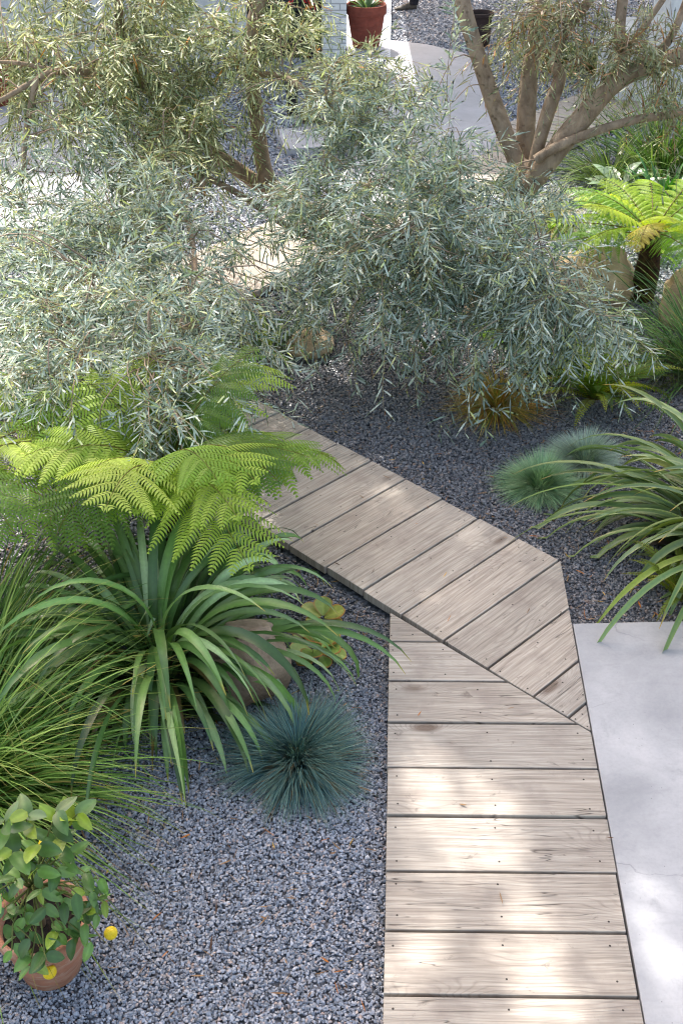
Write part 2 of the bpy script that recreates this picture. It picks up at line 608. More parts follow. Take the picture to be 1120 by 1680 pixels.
def tube(acc, pts, rad, n=8, colr=(1, 1, 1), smoothn=0, wob=0.0):
    pts = np.asarray(pts, float)
    rad = np.asarray(rad, float) * np.ones(len(pts))
    if smoothn:
        K = len(pts)
        t = np.linspace(0, K - 1, smoothn)
        i = np.clip(np.floor(t).astype(int), 0, K - 2)
        f = (t - i)[:, None]
        p0 = pts[np.clip(i - 1, 0, K - 1)]
        p1 = pts[i]
        p2 = pts[i + 1]
        p3 = pts[np.clip(i + 2, 0, K - 1)]
        q = 0.5 * ((2 * p1) + (-p0 + p2) * f + (2 * p0 - 5 * p1 + 4 * p2 - p3) * f ** 2 + (-p0 + 3 * p1 - 3 * p2 + p3) * f ** 3)
        rad = rad[i] * (1 - f[:, 0]) + rad[i + 1] * f[:, 0]
        pts = q
    K = len(pts)
    T = unit(np.gradient(pts, axis=0))
    ref = np.array([0.31, 0.2, 0.93]) if abs(T[0][2]) < 0.9 else np.array([1.0, 0.1, 0])
    S = unit(np.cross(T, ref))
    B = np.cross(T, S)
    a = np.linspace(0, 2 * PI, n, endpoint=False)
    ring = S[:, None] * np.cos(a)[None, :, None] + B[:, None] * np.sin(a)[None, :, None]
    r = rad[:, None] * np.ones(n)[None]
    if wob:
        ph = rng.random(3) * 6
        s = np.arange(K)[:, None] / K * 20
        r = r * (1 + wob * np.sin(a[None] * 2 + ph[0] + s * 0.3) + wob * 0.7 * np.sin(a[None] * 3 + ph[1] - s * 0.5) + wob * np.sin(s * 0.9 + ph[2]))
    V = (pts[:, None] + ring * r[..., None]).reshape(-1, 3)
    idx = np.arange(K * n).reshape(K, n)
    nx = np.roll(idx, -1, 1)
    F = np.stack([idx[:-1], nx[:-1], nx[1:], idx[1:]], -1).reshape(-1, 4)
    acc.add(V, F, np.array(colr))
    # end caps
    for e, order in ((0, -1), (K - 1, 1)):
        c = np.concatenate([V[idx[e]], [pts[e]]])
        j = np.arange(n)
        tri = np.stack([j, np.roll(j, -1), np.full(n, n)], -1)[:, ::order]
        acc.add(c, tri, np.array(colr))
    return pts, rad


def lathe(acc, prof, n=40, centre=(0, 0, 0), colr=(1, 1, 1), wob=0.0):
    prof = np.asarray(prof, float)
    a = np.linspace(0, 2 * PI, n, endpoint=False)
    V = np.stack([prof[:, 0][:, None] * np.cos(a), prof[:, 0][:, None] * np.sin(a), prof[:, 1][:, None] + 0 * a], -1)
    if wob:
        V[..., :2] *= (1 + wob * np.sin(a * 3 + prof[:, 1][:, None] * 9))[..., None]
    K = len(prof)
    idx = np.arange(K * n).reshape(K, n)
    nx = np.roll(idx, -1, 1)
    F = np.stack([idx[:-1], nx[:-1], nx[1:], idx[1:]], -1).reshape(-1, 4)
    acc.add(V.reshape(-1, 3) + np.array(centre), F, np.array(colr))


def box(acc, x0, x1, y0, y1, z0, z1, rot=0.0, centre=(0, 0, 0), colr=(1, 1, 1)):
    V = np.array([[x, y, z] for x in (x0, x1) for y in (y0, y1) for z in (z0, z1)], float)
    c, s = math.cos(rot), math.sin(rot)
    V[:, :2] = V[:, :2] @ np.array([[c, s], [-s, c]])
    F = np.array([[0, 1, 3, 2], [4, 6, 7, 5], [0, 4, 5, 1], [2, 3, 7, 6], [0, 2, 6, 4], [1, 5, 7, 3]])
    acc.add(V + np.array(centre), F, np.array(colr))


def prism(poly, z0, z1):
    """poly list of 2-D points counter-clockwise -> V, faces (list)"""
    n = len(poly)
    V = [(x, y, z1) for x, y in poly] + [(x, y, z0) for x, y in poly]
    faces = [list(range(n)), list(range(2 * n - 1, n - 1, -1))]
    for i in range(n):
        j = (i + 1) % n
        faces.append([i, i + n, j + n, j])
    return V, faces


def ccw(poly):
    a = sum(poly[i][0] * poly[(i + 1) % len(poly)][1] - poly[(i + 1) % len(poly)][0] * poly[i][1] for i in range(len(poly)))
    return poly if a > 0 else poly[::-1]


def prism_obj(name, poly, z0, z1, mat, parent=None, bevel=0.0, loc=None, rot=0.0, rnd=None, nails=None):
    poly = ccw([tuple(p[:2]) for p in poly])
    cx = sum(p[0] for p in poly) / len(poly)
    cy = sum(p[1] for p in poly) / len(poly)
    c, s = math.cos(-rot), math.sin(-rot)
    lp = [((x - cx) * c - (y - cy) * s, (x - cx) * s + (y - cy) * c) for x, y in poly]
    V, faces = prism(lp, z0, z1)
    me = bpy.data.meshes.new(name)
    nm = len(faces)
    if nails:
        c, s = math.cos(-rot), math.sin(-rot)
        for (x, y) in nails:
            b0 = len(V)
            lx, ly = (x - cx) * c - (y - cy) * s, (x - cx) * s + (y - cy) * c
            for k in range(7):
                a = k * 2 * PI / 7
                V.append((lx + 0.0042 * math.cos(a), ly + 0.0042 * math.sin(a), z1 + 0.0008))
            faces.append(list(range(b0, b0 + 7)))
    me.from_pydata(V, [], faces)
    for i, p in enumerate(me.polygons):
        p.material_index = 0 if i < nm else 1
    mats = mat if isinstance(mat, (list, tuple)) else [mat]
    for m_ in mats:
        me.materials.append(m_)
    if rnd is not None:
        at = me.attributes.new('Col', 'FLOAT_COLOR', 'POINT')
        at.data.foreach_set('color', np.tile(np.array([*rnd, 1.0], np.float32), len(V)))
    o = bpy.data.objects.new(name, me)
    COL.objects.link(o)
    o.location = (cx, cy, 0)
    o.rotation_euler = (0, 0, rot)
    if parent is not None:
        o.parent = parent
    if bevel:
        bv = o.modifiers.new('bevel', 'BEVEL')
        bv.width = bevel
        bv.segments = 2
        bv.limit_method = 'ANGLE'
    return o


def clip(poly, p, n):
    """keep the side where (x-p).n >= 0"""
    out = []
    for i in range(len(poly)):
        a, b = np.array(poly[i]), np.array(poly[(i + 1) % len(poly)])
        da, db = (a - p) @ n, (b - p) @ n
        if da >= 0:
            out.append(tuple(a))
        if da * db < 0:
            out.append(tuple(a + (b - a) * da / (da - db)))
    return out


def inside(pts, poly):
    x, y = pts[:, 0], pts[:, 1]
    r = np.zeros(len(pts), bool)
    j = len(poly) - 1
    for i in range(len(poly)):
        xi, yi = poly[i][:2]
        xj, yj = poly[j][:2]
        c = ((yi > y) != (yj > y)) & (x < (xj - xi) * (y - yi) / (yj - yi + 1e-12) + xi)
        r ^= c
        j = i
    return r


# ------------------------------------------------------------------ world, sun, camera
w = bpy.data.worlds.new("World")
SC.world = w
w.use_nodes = True
wn = w.node_tree
sky = wn.nodes.new('ShaderNodeTexSky')
sky.sky_type = 'NISHITA'
sky.sun_disc = False
elev = math.asin(SUN[2])
sky.sun_elevation = elev
sky.sun_rotation = math.atan2(SUN[0], SUN[1])
sky.air_density = 1.0
sky.dust_density = 3.0
sky.ozone_density = 0.6
bg = wn.nodes['Background']
bg.inputs[1].default_value = 0.52
wb = wn.nodes.new('ShaderNodeMix')          # camera white balance set for open shade
wb.data_type = 'RGBA'
wb.blend_type = 'MULTIPLY'
wb.inputs[0].default_value = 1.0
wb.inputs[7].default_value = (1.13, 1.0, 0.84, 1)
wn.links.new(sky.outputs[0], wb.inputs[6])
wn.links.new(wb.outputs[2], bg.inputs[0])
sl = bpy.data.lights.new('sun', 'SUN')
sl.energy = 8.0
sl.angle = math.radians(0.5)
sl.color = (1.0, 0.955, 0.90)
so = bpy.data.objects.new('sun', sl)
COL.objects.link(so)
so.location = (0, 0, 20)
so.rotation_euler = Vector(SUN).to_track_quat('Z', 'Y').to_euler()
SC.view_settings.view_transform = 'Standard'
SC.view_settings.look = 'None'
SC.view_settings.exposure = 0
cam = bpy.data.cameras.new('camera')
cam.sensor_fit = 'VERTICAL'
cam.sensor_height = 36
cam.sensor_width = 24
cam.lens = FPX / 1680 * 36
cam.clip_end = 1000
co = bpy.data.objects.new('camera', cam)
COL.objects.link(co)
co.location = (0, 0, H)
co.rotation_euler = (PI / 2 - PITCH, 0, 0)
SC.camera = co
SC.cycles.max_bounces = 8
SC.cycles.diffuse_bounces = 4
SC.cycles.transparent_max_bounces = 4
SC.cycles.use_denoising = True
SC.cycles.denoising_input_passes = 'RGB_ALBEDO_NORMAL'
SC.cycles.denoising_prefilter = 'ACCURATE'
SC.cycles.pixel_filter_type = 'BLACKMAN_HARRIS'
SC.cycles.filter_width = 1.15
SC.cycles.sample_clamp_indirect = 4.0
SC.cycles.use_adaptive_sampling = False

# ------------------------------------------------------------------ ground
g = mesh('ground', np.array([[-300, -300, GZ - 0.014], [300, -300, GZ - 0.014], [300, 300, GZ - 0.014], [-300, 300, GZ - 0.014]]), np.array([[0, 1, 2, 3]]), M['ground'], smooth=False)
tag(g, 'blue grey gravel bed of the garden', kind='structure')

# ------------------------------------------------------------------ boardwalk near the house: two runs meeting in a mitre
walk = thing('boardwalk', (0, 0, 0), 'weathered grey timber boardwalk bending through the dark gravel', kind='structure')
d1 = np.array([0.0446, 0.999])
r1 = np.array([0.999, -0.0446])
Lp = P(637, 1185)[:2]
Rp = P(969, 1200)[:2]
nL, nR = Lp @ r1, Rp @ r1
d2 = np.array([0.7015, -0.7126])
n2 = np.array([0.7126, 0.7015])
mA, mB = P(640, 1003)[:2], P(967, 1199)[:2]
md = unit(mB - mA)
mn = np.array([-md[1], md[0]])          # toward the far side (diagonal run)
if mn[1] < 0:
    mn = -mn
deck_polys = []
GAP = 0.012


def plank(poly, rot, parent, dirv, wd, z1=0.0, nails=True):
    if len(poly) < 3:
        return
    pts = np.array(poly)
    ar = abs(sum(pts[i][0] * pts[(i + 1) % len(pts)][1] - pts[(i + 1) % len(pts)][0] * pts[i][1] for i in range(len(pts)))) / 2
    if ar < 0.0015:
        return
    deck_polys.append([tuple(p) for p in poly])
    nl = []
    if nails:
        per = np.array([-dirv[1], dirv[0]])
        s = pts @ dirv
        q = pts @ per
        for off in (0.045, 0.49, 0.93):
            sv = s.min() + off * (s.max() - s.min()) + rng.normal() * 0.004
            for f in (0.2, 0.8):
                qv = q.min() + (f + rng.normal() * 0.03) * (q.max() - q.min())
                pt = dirv * sv + per * qv
                if inside(np.array([pt]), poly)[0] and rng.random() < 0.9:
                    nl.append(tuple(pt))
    dz = rng.normal() * 0.0012
    o = prism_obj('plank', poly, -0.045 + dz, z1 + dz, [M['wood'], M['nail']], parent, 0.003, None, rot, rng.random(3), nl)
    o.rotation_euler = (rng.normal() * 0.0012, rng.normal() * 0.0012, rot)
    return o


s1 = [4.404 + 0.26, 4.404, 4.145, 3.878, 3.620, 3.362, 3.110, 2.845, 2.586, 2.334, 2.075, 1.816, 1.557, 1.30]
a1 = -0.010
rb = np.array([math.cos(a1), math.sin(a1)])
for i in range(len(s1) - 1):
    hi, lo = s1[i] - GAP / 2, s1[i + 1] + GAP / 2
    jl, jr = rng.normal(size=2) * 0.0025
    skew = 0.033 * (nR - nL)
    poly = [d1 * lo + r1 * (nL + jl), d1 * (lo + skew) + r1 * (nR + jr), d1 * (hi + skew) + r1 * (nR + jr), d1 * hi + r1 * (nL + jl)]
    poly = clip([tuple(p) for p in poly], mA - mn * 0.004, -mn)
    plank(poly, a1, walk, rb, hi - lo)
s2 = [-6.04, -5.78, -5.52, -5.255, -4.995, -4.735, -4.473, -4.222, -3.95, -3.682, -3.408, -3.147, -2.886, -2.62, -2.355, -2.098, -1.914, -1.80]
a2 = math.atan2(n2[1], n2[0])
for i in range(len(s2) - 1):
    lo, hi = s2[i] + GAP / 2, s2[i + 1] - GAP / 2
    jl, jr = rng.normal(size=2) * 0.003
    q0, q1 = 3.245 + jl, 4.128 + jr
    poly = [d2 * lo + n2 * q0, d2 * lo + n2 * q1, d2 * hi + n2 * q1, d2 * hi + n2 * q0]
    poly = clip([tuple(p) for p in poly], mA + mn * 0.004, mn)
    poly = clip(poly, r1 * nR, -r1) if poly else []
    plank(poly, a2, walk, n2, hi - lo)
# joists below
for (a, b_, off) in ((d1 * 1.3 + r1 * (nL + 0.05), d1 * 4.10 + r1 * (nL + 0.05), 0), (d1 * 1.3 + r1 * (nR - 0.05), d1 * 3.62 + r1 * (nR - 0.05), 0),
                     (d2 * -6.0 + n2 * 3.31, d2 * -3.05 + n2 * 3.31, 0), (d2 * -6.0 + n2 * 4.08, d2 * -2.7 + n2 * 4.08, 0)):
    v = unit(b_ - a)
    p_ = np.array([-v[1], v[0]]) * 0.022
    prism_obj('joist', [a - p_, b_ - p_, b_ + p_, a + p_], -0.075, -0.048, M['joist'], walk)

# ------------------------------------------------------------------ second boardwalk behind the trees
walk2 = thing('boardwalk', (0, 0, 0), 'sunlit pale timber boardwalk crossing behind the trees', kind='structure')
e3 = unit(np.array([0.64, 0.768]))
m3 = np.array([e3[1], -e3[0]])
s = 2.2
a3 = math.atan2(m3[1], m3[0])
while s < 12.35:
    jl, jr = rng.normal(size=2) * 0.003
    lo, hi = s + 0.009, s + 0.258
    poly = [e3 * lo + m3 * (-6.52 + jl), e3 * lo + m3 * (-5.63 + jr), e3 * hi + m3 * (-5.63 + jr), e3 * hi + m3 * (-6.52 + jl)]
    plank([tuple(p) for p in poly], a3, walk2, m3, 0.25, z1=0.02 if s > 20 else 0.0, nails=False)
    s += 0.267
for q in (-6.46, -5.69):
    a, b_ = e3 * 2.2 + m3 * q, e3 * 12.3 + m3 * q
    v = unit(b_ - a)
    p_ = np.array([-v[1], v[0]]) * 0.022
    prism_obj('joist', [a - p_, b_ - p_, b_ + p_, a + p_], -0.075, -0.048, M['joist'], walk2)

# ------------------------------------------------------------------ concrete
A0 = P(942, 1022)[:2]
back = unit(np.array([1.0, 0.035]))
sl0 = r1 * (nR + 0.006)
pA = sl0 + d1 * 0.9
pB = sl0 + d1 * (A0 @ d1)
slab_poly = [tuple(pA), tuple(pA + r1 * 3.0), tuple(pB + back * 3.0), tuple(pB)]
slab = prism_obj('concrete_slab', slab_poly, -0.12, -0.003, M['slab'], None, 0.004)
tag(slab, 'smooth pale grey concrete slab beside the boardwalk', kind='structure')

pave_poly = [P(u, v)[:2] for u, v in [(640, 66), (700, 73), (765, 88), (795, 130), (815, 190), (812, 238), (770, 268), (700, 290), (610, 345), (560, 380), (540, 330), (585, 240), (620, 150)]]
pave = prism_obj('concrete_path', pave_poly, -0.07, 0.004, M['pave'], None, 0.004)
tag(pave, 'pale curved concrete path leading to the house wall', kind='structure')
pave2_poly = [P(u, v)[:2] for u, v in [(-240, 120), (60, 118), (180, 140), (225, 250), (200, 345), (60, 372), (-240, 380)]]
pave2 = prism_obj('concrete_terrace', pave2_poly, -0.07, 0.0, M['pave'], None, 0.004)
tag(pave2, 'pale concrete terrace behind the left tree', kind='structure')
stepst_poly = [P(u, v)[:2] for u, v in [(452, 212), (520, 206), (548, 222), (540, 240), (470, 244)]]
st = prism_obj('stepping_stone', stepst_poly, GZ - 0.01, 0.0, M['pave'], None, 0.006)
tag(st, 'pale flat stepping stone in the blue gravel behind the left tree', 'stone')
tile_poly = [P(u, v)[:2] for u, v in [(566, 128), (600, 110), (640, 96), (643, -60), (560, -60)]]
ti = prism_obj('tiled_step', tile_poly, -0.07, 0.006, M['tile'], None, 0.0)
tag(ti, 'blue and white patterned tile strip along the house door', kind='structure')

# ------------------------------------------------------------------ gravel stones
solid_polys = deck_polys + [slab_poly, pave_poly, pave2_poly, stepst_poly, tile_poly]
deck1_hull = [tuple(d1 * 1.3 + r1 * nL), tuple(d1 * 1.3 + r1 * nR), tuple(A0), tuple(P(918, 918)[:2]), tuple(d2 * -6.04 + n2 * 4.128), tuple(d2 * -6.04 + n2 * 3.245), tuple(mA)]
deck2_hull = [tuple(e3 * 2.2 + m3 * -6.52), tuple(e3 * 2.2 + m3 * -5.63), tuple(e3 * 12.35 + m3 * -5.63), tuple(e3 * 12.35 + m3 * -6.52)]
hulls = [deck1_hull, deck2_hull, slab_poly, pave_poly, pave2_poly, stepst_poly, tile_poly]


def gravel_points():
    out = []
    for (y0, y1, dens, sc) in ((1.7, 4.4, 19000, 0.0067), (4.4, 7.6, 10500, 0.0082), (7.6, 11.5, 3000, 0.0135), (11.5, 20, 1200, 0.019)):
        x1 = 0.32 * y1 + 0.9
        n = int((y1 - y0) * 2 * x1 * dens)
        p = np.stack([(rng.random(n) * 2 - 1) * x1, y0 + rng.random(n) * (y1 - y0)], -1)
        keep = np.abs(p[:, 0]) < 0.32 * p[:, 1] + 0.9
        for hll in hulls:
            keep &= ~inside(p, hll)
        p = p[keep]
        s = sc * np.clip(rng.lognormal(0, 0.25, len(p)), 0.5, 1.7)
        z = GZ - 0.009 + rng.random(len(p)) * 0.011
        out.append(np.column_stack([p, z, s]))
    return np.concatenate(out)


pebbles = bpy.data.collections.new('pebbles')
for k in range(6):
    import bmesh
    bm = bmesh.new()
    for i in range(15):
        v = unit(rng.normal(size=3)) * np.array([1.0, 0.8, 0.62]) * (0.85 + 0.3 * rng.random())
        bm.verts.new(v)
    r_ = bmesh.ops.convex_hull(bm, input=bm.verts)
    for v in [v for v in bm.verts if not v.link_faces]:
        bm.verts.remove(v)
    me = bpy.data.meshes.new('pebble')
    bm.to_mesh(me)
    bm.free()
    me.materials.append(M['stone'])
    pebbles.objects.link(bpy.data.objects.new('pebble', me))

gp = gravel_points()
me = bpy.data.meshes.new('gravel')
me.vertices.add(len(gp))
me.vertices.foreach_set('co', gp[:, :3].astype(np.float32).ravel())
at = me.attributes.new('sc', 'FLOAT', 'POINT')
at.data.foreach_set('value', gp[:, 3].astype(np.float32))
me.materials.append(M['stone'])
gv = bpy.data.objects.new('gravel', me)
COL.objects.link(gv)
tag(gv, 'angular blue grey gravel chips with a few pinkish ones', 'gravel', kind='stuff')
ng = bpy.data.node_groups.new('scatter_stones', 'GeometryNodeTree')
ng.interface.new_socket('Geometry', in_out='INPUT', socket_type='NodeSocketGeometry')
ng.interface.new_socket('Geometry', in_out='OUTPUT', socket_type='NodeSocketGeometry')
N_ = ng.nodes
gi, go = N_.new('NodeGroupInput'), N_.new('NodeGroupOutput')
iop = N_.new('GeometryNodeInstanceOnPoints')
ci = N_.new('GeometryNodeCollectionInfo')
ci.inputs['Collection'].default_value = pebbles
ci.inputs['Separate Children'].default_value = True
ci.inputs['Reset Children'].default_value = True
iop.inputs['Pick Instance'].default_value = True
rv = N_.new('FunctionNodeRandomValue')
rv.data_type = 'FLOAT_VECTOR'
rv.inputs[0].default_value = (-0.7, -0.7, 0)
rv.inputs[1].default_value = (0.7, 0.7, 6.283)
na = N_.new('GeometryNodeInputNamedAttribute')
na.data_type = 'FLOAT'
na.inputs['Name'].default_value = 'sc'
ng.links.new(gi.outputs[0], iop.inputs['Points'])
ng.links.new(ci.outputs[0], iop.inputs['Instance'])
ng.links.new(rv.outputs[0], iop.inputs['Rotation'])
ng.links.new(na.outputs[0], iop.inputs['Scale'])
ng.links.new(iop.outputs[0], go.inputs[0])
md_ = gv.modifiers.new('scatter', 'NODES')
md_.node_group = ng


# ------------------------------------------------------------------ litter: dry leaves and twigs on the gravel and boards
def litter():
    n = 2200
    acc = Acc()
    y = 2.2 + rng.random(n) ** 0.9 * 6.0
    x = (rng.random(n) * 2 - 1) * (0.3 * y + 0.3)
    m_ = (y > 4.2) | (rng.random(n) < 0.5)
    x, y = x[m_], y[m_]
    p = np.stack([x, y], -1)
    on = np.zeros(len(p), bool)
    for hll in hulls:
        on |= inside(p, hll)
    k = ~on | (rng.random(len(p)) < 0.06)
    p, on = p[k], on[k]
    n = len(p)
    base = np.column_stack([p, np.where(on, 0.006, GZ + 0.010)])
    az = rng.random(n) * 2 * PI
    V, F, tt, bi, ac = blades(base, az, rng.normal(size=n) * 0.12 + 0.05, rng.normal(size=n) * 0.3, 0.02 + rng.random(n) * 0.05, 0.0025 + rng.random(n) ** 3 * 0.006, 4, 'lance', 0.2, zmin=None)
    C = blade_colours(tt, bi, ac, n, [(3, lin(120, 92, 66)), (3, lin(150, 120, 88)), (1.2, lin(178, 110, 50)), (1, lin(84, 62, 48)), (0.5, lin(205, 160, 60))])
    acc.add(V, F, C)
    o = acc.build('fallen_leaves', M['twig'])
    tag(o, 'fine brown leaf litter scattered on the gravel', 'leaf litter', kind='stuff')


litter()


# ------------------------------------------------------------------ boulders
def boulder(name, c, r, mat, label, seed, rz=0.0, cat='boulder', group=None):
    import bmesh
    bm = bmesh.new()
    bmesh.ops.create_icosphere(bm, subdivisions=5, radius=1)
    for v in bm.verts:
        p = v.co.copy()
        k = 1 + 0.22 * noise.noise(p * 1.1 + Vector((seed, 0, 0))) + 0.10 * noise.noise(p * 2.7 + Vector((0, seed, 0))) + 0.03 * noise.noise(p * 8 + Vector((0, 0, seed)))
        # planed faces
        for i in range(5):
            rr = random.Random(seed * 10 + i)
            d = Vector((rr.uniform(-1, 1), rr.uniform(-1, 1), rr.uniform(-0.3, 1))).normalized()
            q = p.dot(d) * k
            if q > 0.78:
                p -= d * (q - 0.78) * 0.75
        v.co = Vector((p.x * k * r[0], p.y * k * r[1], p.z * k * r[2]))
    me = bpy.data.meshes.new(name)
    bm.to_mesh(me)
    bm.free()
    for p in me.polygons:
        p.use_smooth = True
    me.materials.append(mat)
    o = bpy.data.objects.new(name, me)
    COL.objects.link(o)
    o.location = (c[0], c[1], c[2] + r[2] * 0.6)
    o.rotation_euler = (0, 0, rz)
    return tag(o, label, cat, group)


boulder('boulder', G(410, 1130), (0.18, 0.16, 0.26), M['pinkstone'], 'pinkish brown boulder half hidden under the dark strap leaves', 3, 0.4)
boulder('boulder', G(965, 492), (0.36, 0.24, 0.24), M['sand'], 'long rounded tan boulder below the small yellow tree fern', 5, 0.3)
boulder('boulder', G(1125, 530), (0.20, 0.22, 0.26), M['sand'], 'upright tan boulder at the right edge among grass blades', 8, 0.9)
boulder('boulder', G(510, 578), (0.16, 0.13, 0.12), M['sand'], 'small rounded ochre boulder under the hanging silver leaves', 11, 0.2)
boulder('boulder', G(705, 470), (0.2, 0.14, 0.13), M['sand'], 'tan boulder at the foot of the forked right tree', 15, 0.7)


# ------------------------------------------------------------------ grasses
def tuft(name, c, R, n, L, W, pal, label, cat='grass', el=(10, 88), bend=(0.5, 1.5), spread=0.25, K=5, prof='grass', keel=None, tip=None, basec=None, mat='grass',
         zoff=0.0, tw=0.0, group=None, azr=None, rib=0.0, edge=None, tipat=0.85, pw=1.4, dead=0, deadcol=lin(150, 118, 78), part='foliage', parent=None, core=0, coreR=0.3):
    c = np.array(c, float)
    root = parent or thing(name, c, label, cat, group)

    def one(n, pal, pname, elr, Lf, Wf):
        if azr:
            az = np.radians(azr[0] + (azr[1] - azr[0]) * rng.random(n))
        else:
            az = rng.random(n) * 2 * PI
        q = rng.random(n) ** 0.75
        e = np.radians(elr[1] + (elr[0] - elr[1]) * q + rng.normal(size=n) * 5)
        base = c + np.stack([np.cos(az) * R * spread * q, np.sin(az) * R * spread * q, 0 * az + zoff], -1)
        base[:, :2] += rng.normal(size=(n, 2)) * R * 0.04
        ph_ = rng.random(3) * 6.28
        ln = (L[0] + (L[1] - L[0]) * rng.random(n)) * Lf * (1 + 0.10 * np.sin(3 * az + ph_[0]) + 0.08 * np.sin(7 * az + ph_[1]) + 0.07 * np.sin(13 * az + ph_[2]))
        wd = (W[0] + (W[1] - W[0]) * rng.random(n)) * Wf
        bd = bend[0] + (bend[1] - bend[0]) * rng.random(n)
        az2 = az + rng.normal(size=n) * 0.22 + 0.15 * np.sin(9 * az + ph_[1])
        V, F, tt, bi, ac = blades(base, az2, e, bd, ln, wd, K, prof, keel, (rng.normal(size=n) * tw) if tw else None, pw)
        C = blade_colours(tt, bi, ac, n, pal, 0.2, tip, tipat, basec, rib, edge)
        a = Acc()
        a.add(V, F, C)
        a.build(pname, M[mat], root)
    one(n, pal, part, el, 1, 1)
    if dead:
        one(dead, [(1, deadcol), (0.5, tuple(x * 0.6 for x in deadcol))], 'dead_leaves', (el[0] - 8, el[0] + 25), 0.75, 0.8)
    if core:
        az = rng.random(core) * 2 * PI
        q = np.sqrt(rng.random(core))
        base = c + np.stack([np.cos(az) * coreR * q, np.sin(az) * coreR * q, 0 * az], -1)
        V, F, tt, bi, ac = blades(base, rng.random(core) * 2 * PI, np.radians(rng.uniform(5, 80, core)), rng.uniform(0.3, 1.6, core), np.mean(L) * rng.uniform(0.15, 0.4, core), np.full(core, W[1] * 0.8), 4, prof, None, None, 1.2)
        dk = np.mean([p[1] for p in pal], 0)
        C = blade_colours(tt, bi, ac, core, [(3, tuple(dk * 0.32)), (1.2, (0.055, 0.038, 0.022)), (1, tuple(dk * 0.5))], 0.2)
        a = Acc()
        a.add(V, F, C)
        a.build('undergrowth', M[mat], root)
    return root


BLUE = [(4, lin(92, 120, 118)), (3, lin(76, 104, 108)), (2, lin(108, 134, 124)), (0.7, lin(120, 104, 72))]
tuft('blue_fescue', G(488, 1250), 0.18, 4600, (0.16, 0.30), (0.003, 0.0048), [(4, lin(92, 126, 126)), (3, lin(74, 110, 118)), (2, lin(120, 152, 142)), (0.5, lin(120, 96, 62))],
     'largest blue grey fescue tuft in front of the brown boulder', 'fescue grass', (14, 88), (0.4, 1.1), 0.62, group='fescue tufts', dead=700, deadcol=lin(140, 100, 62), tip=lin(150, 165, 140))
tuft('blue_fescue', G(885, 800), 0.15, 3600, (0.13, 0.235), (0.003, 0.0045), [(4, lin(152, 184, 144)), (3, lin(122, 160, 122)), (2, lin(184, 204, 160))],
     'fresh green fescue tuft in the middle gravel', 'fescue grass', (10, 88), (0.35, 1.0), 0.6, group='fescue tufts', dead=300, tip=lin(165, 180, 140))
tuft('blue_fescue', G(957, 758), 0.15, 3200, (0.13, 0.225), (0.003, 0.0045), [(4, lin(182, 198, 184)), (3, lin(152, 174, 166)), (2, lin(208, 214, 196))],
     'greyish fescue tuft with brown centre right behind the green one', 'fescue grass', (10, 88), (0.3, 1.0), 0.6, group='fescue tufts', dead=650, deadcol=lin(120, 84, 58), tip=lin(165, 175, 150))
tuft('orange_sedge', G(815, 668), 0.26, 900, (0.22, 0.42), (0.004, 0.006), [(4, lin(196, 164, 78)), (3, lin(172, 156, 66)), (2, lin(190, 130, 66)), (2, lin(140, 150, 66))],
     'orange and yellow sedge tuft under a hanging silver twig', 'sedge', (5, 85), (0.9, 2.0), 0.3, dead=250, deadcol=lin(150, 104, 66))
tuft('straw_grass', G(905, 375), 0.26, 700, (0.25, 0.45), (0.003, 0.005), [(3, lin(168, 162, 96)), (2, lin(128, 138, 74)), (2, lin(190, 176, 120))],
     'straw coloured grass tuft beside the right tree trunk', 'grass', (20, 85), (0.6, 1.6), 0.3)

# long thin sedge at the left edge
tuft('dianella_clump', G(-60, 1310), 0.45, 1500, (0.55, 1.04), (0.008, 0.015), [(4, lin(108, 144, 64)), (3, lin(76, 114, 52)), (2, lin(144, 170, 86)), (0.25, lin(176, 160, 84))],
     'big clump of narrow yellow green blades at the left edge', 'grass', (25, 82), (0.7, 1.7), 0.5, K=8, keel=0.2, tip=lin(190, 160, 90), rib=0.15, tw=0.8, dead=30, core=1200, coreR=0.5)
tuft('dianella_clump', G(-30, 1130), 0.4, 800, (0.55, 1.0), (0.008, 0.013), [(4, lin(98, 134, 60)), (3, lin(74, 110, 52)), (2, lin(132, 156, 78)), (0.25, lin(186, 166, 90))],
     'narrow bladed clump behind the first one at the left edge', 'grass', (30, 84), (0.6, 1.5), 0.5, K=8, keel=0.2, tip=lin(190, 160, 90), rib=0.15, tw=0.8)

# broad dark strap leaves
FLAX = [(4, lin(96, 128, 68)), (3, lin(66, 96, 50)), (2, lin(124, 154, 98)), (1, lin(156, 180, 130))]
tuft('strap_leaf_plant', G(265, 1110), 0.24, 190, (0.66, 1.08), (0.030, 0.046), FLAX, 'dark glossy strap leaf clump arching over the brown boulder', 'flax plant',
     (48, 88), (1.9, 3.0), 0.7, K=14, prof='strap', keel=0.16, tip=lin(170, 150, 60), tipat=0.95, mat='gloss', rib=0.35, tw=0.7, pw=1.75, core=420, coreR=0.30, dead=16, deadcol=lin(120, 104, 60))
tuft('strap_leaf_plant', G(345, 1005), 0.18, 55, (0.45, 0.78), (0.030, 0.042), FLAX, 'dark strap leaf clump leaning over the boardwalk edge', 'flax plant',
     (42, 86), (1.6, 2.8), 0.6, K=14, prof='strap', keel=0.16, tip=lin(170, 150, 60), tipat=0.95, mat='gloss', rib=0.35, tw=0.7, pw=1.75, azr=(0, 250), core=160, coreR=0.16)
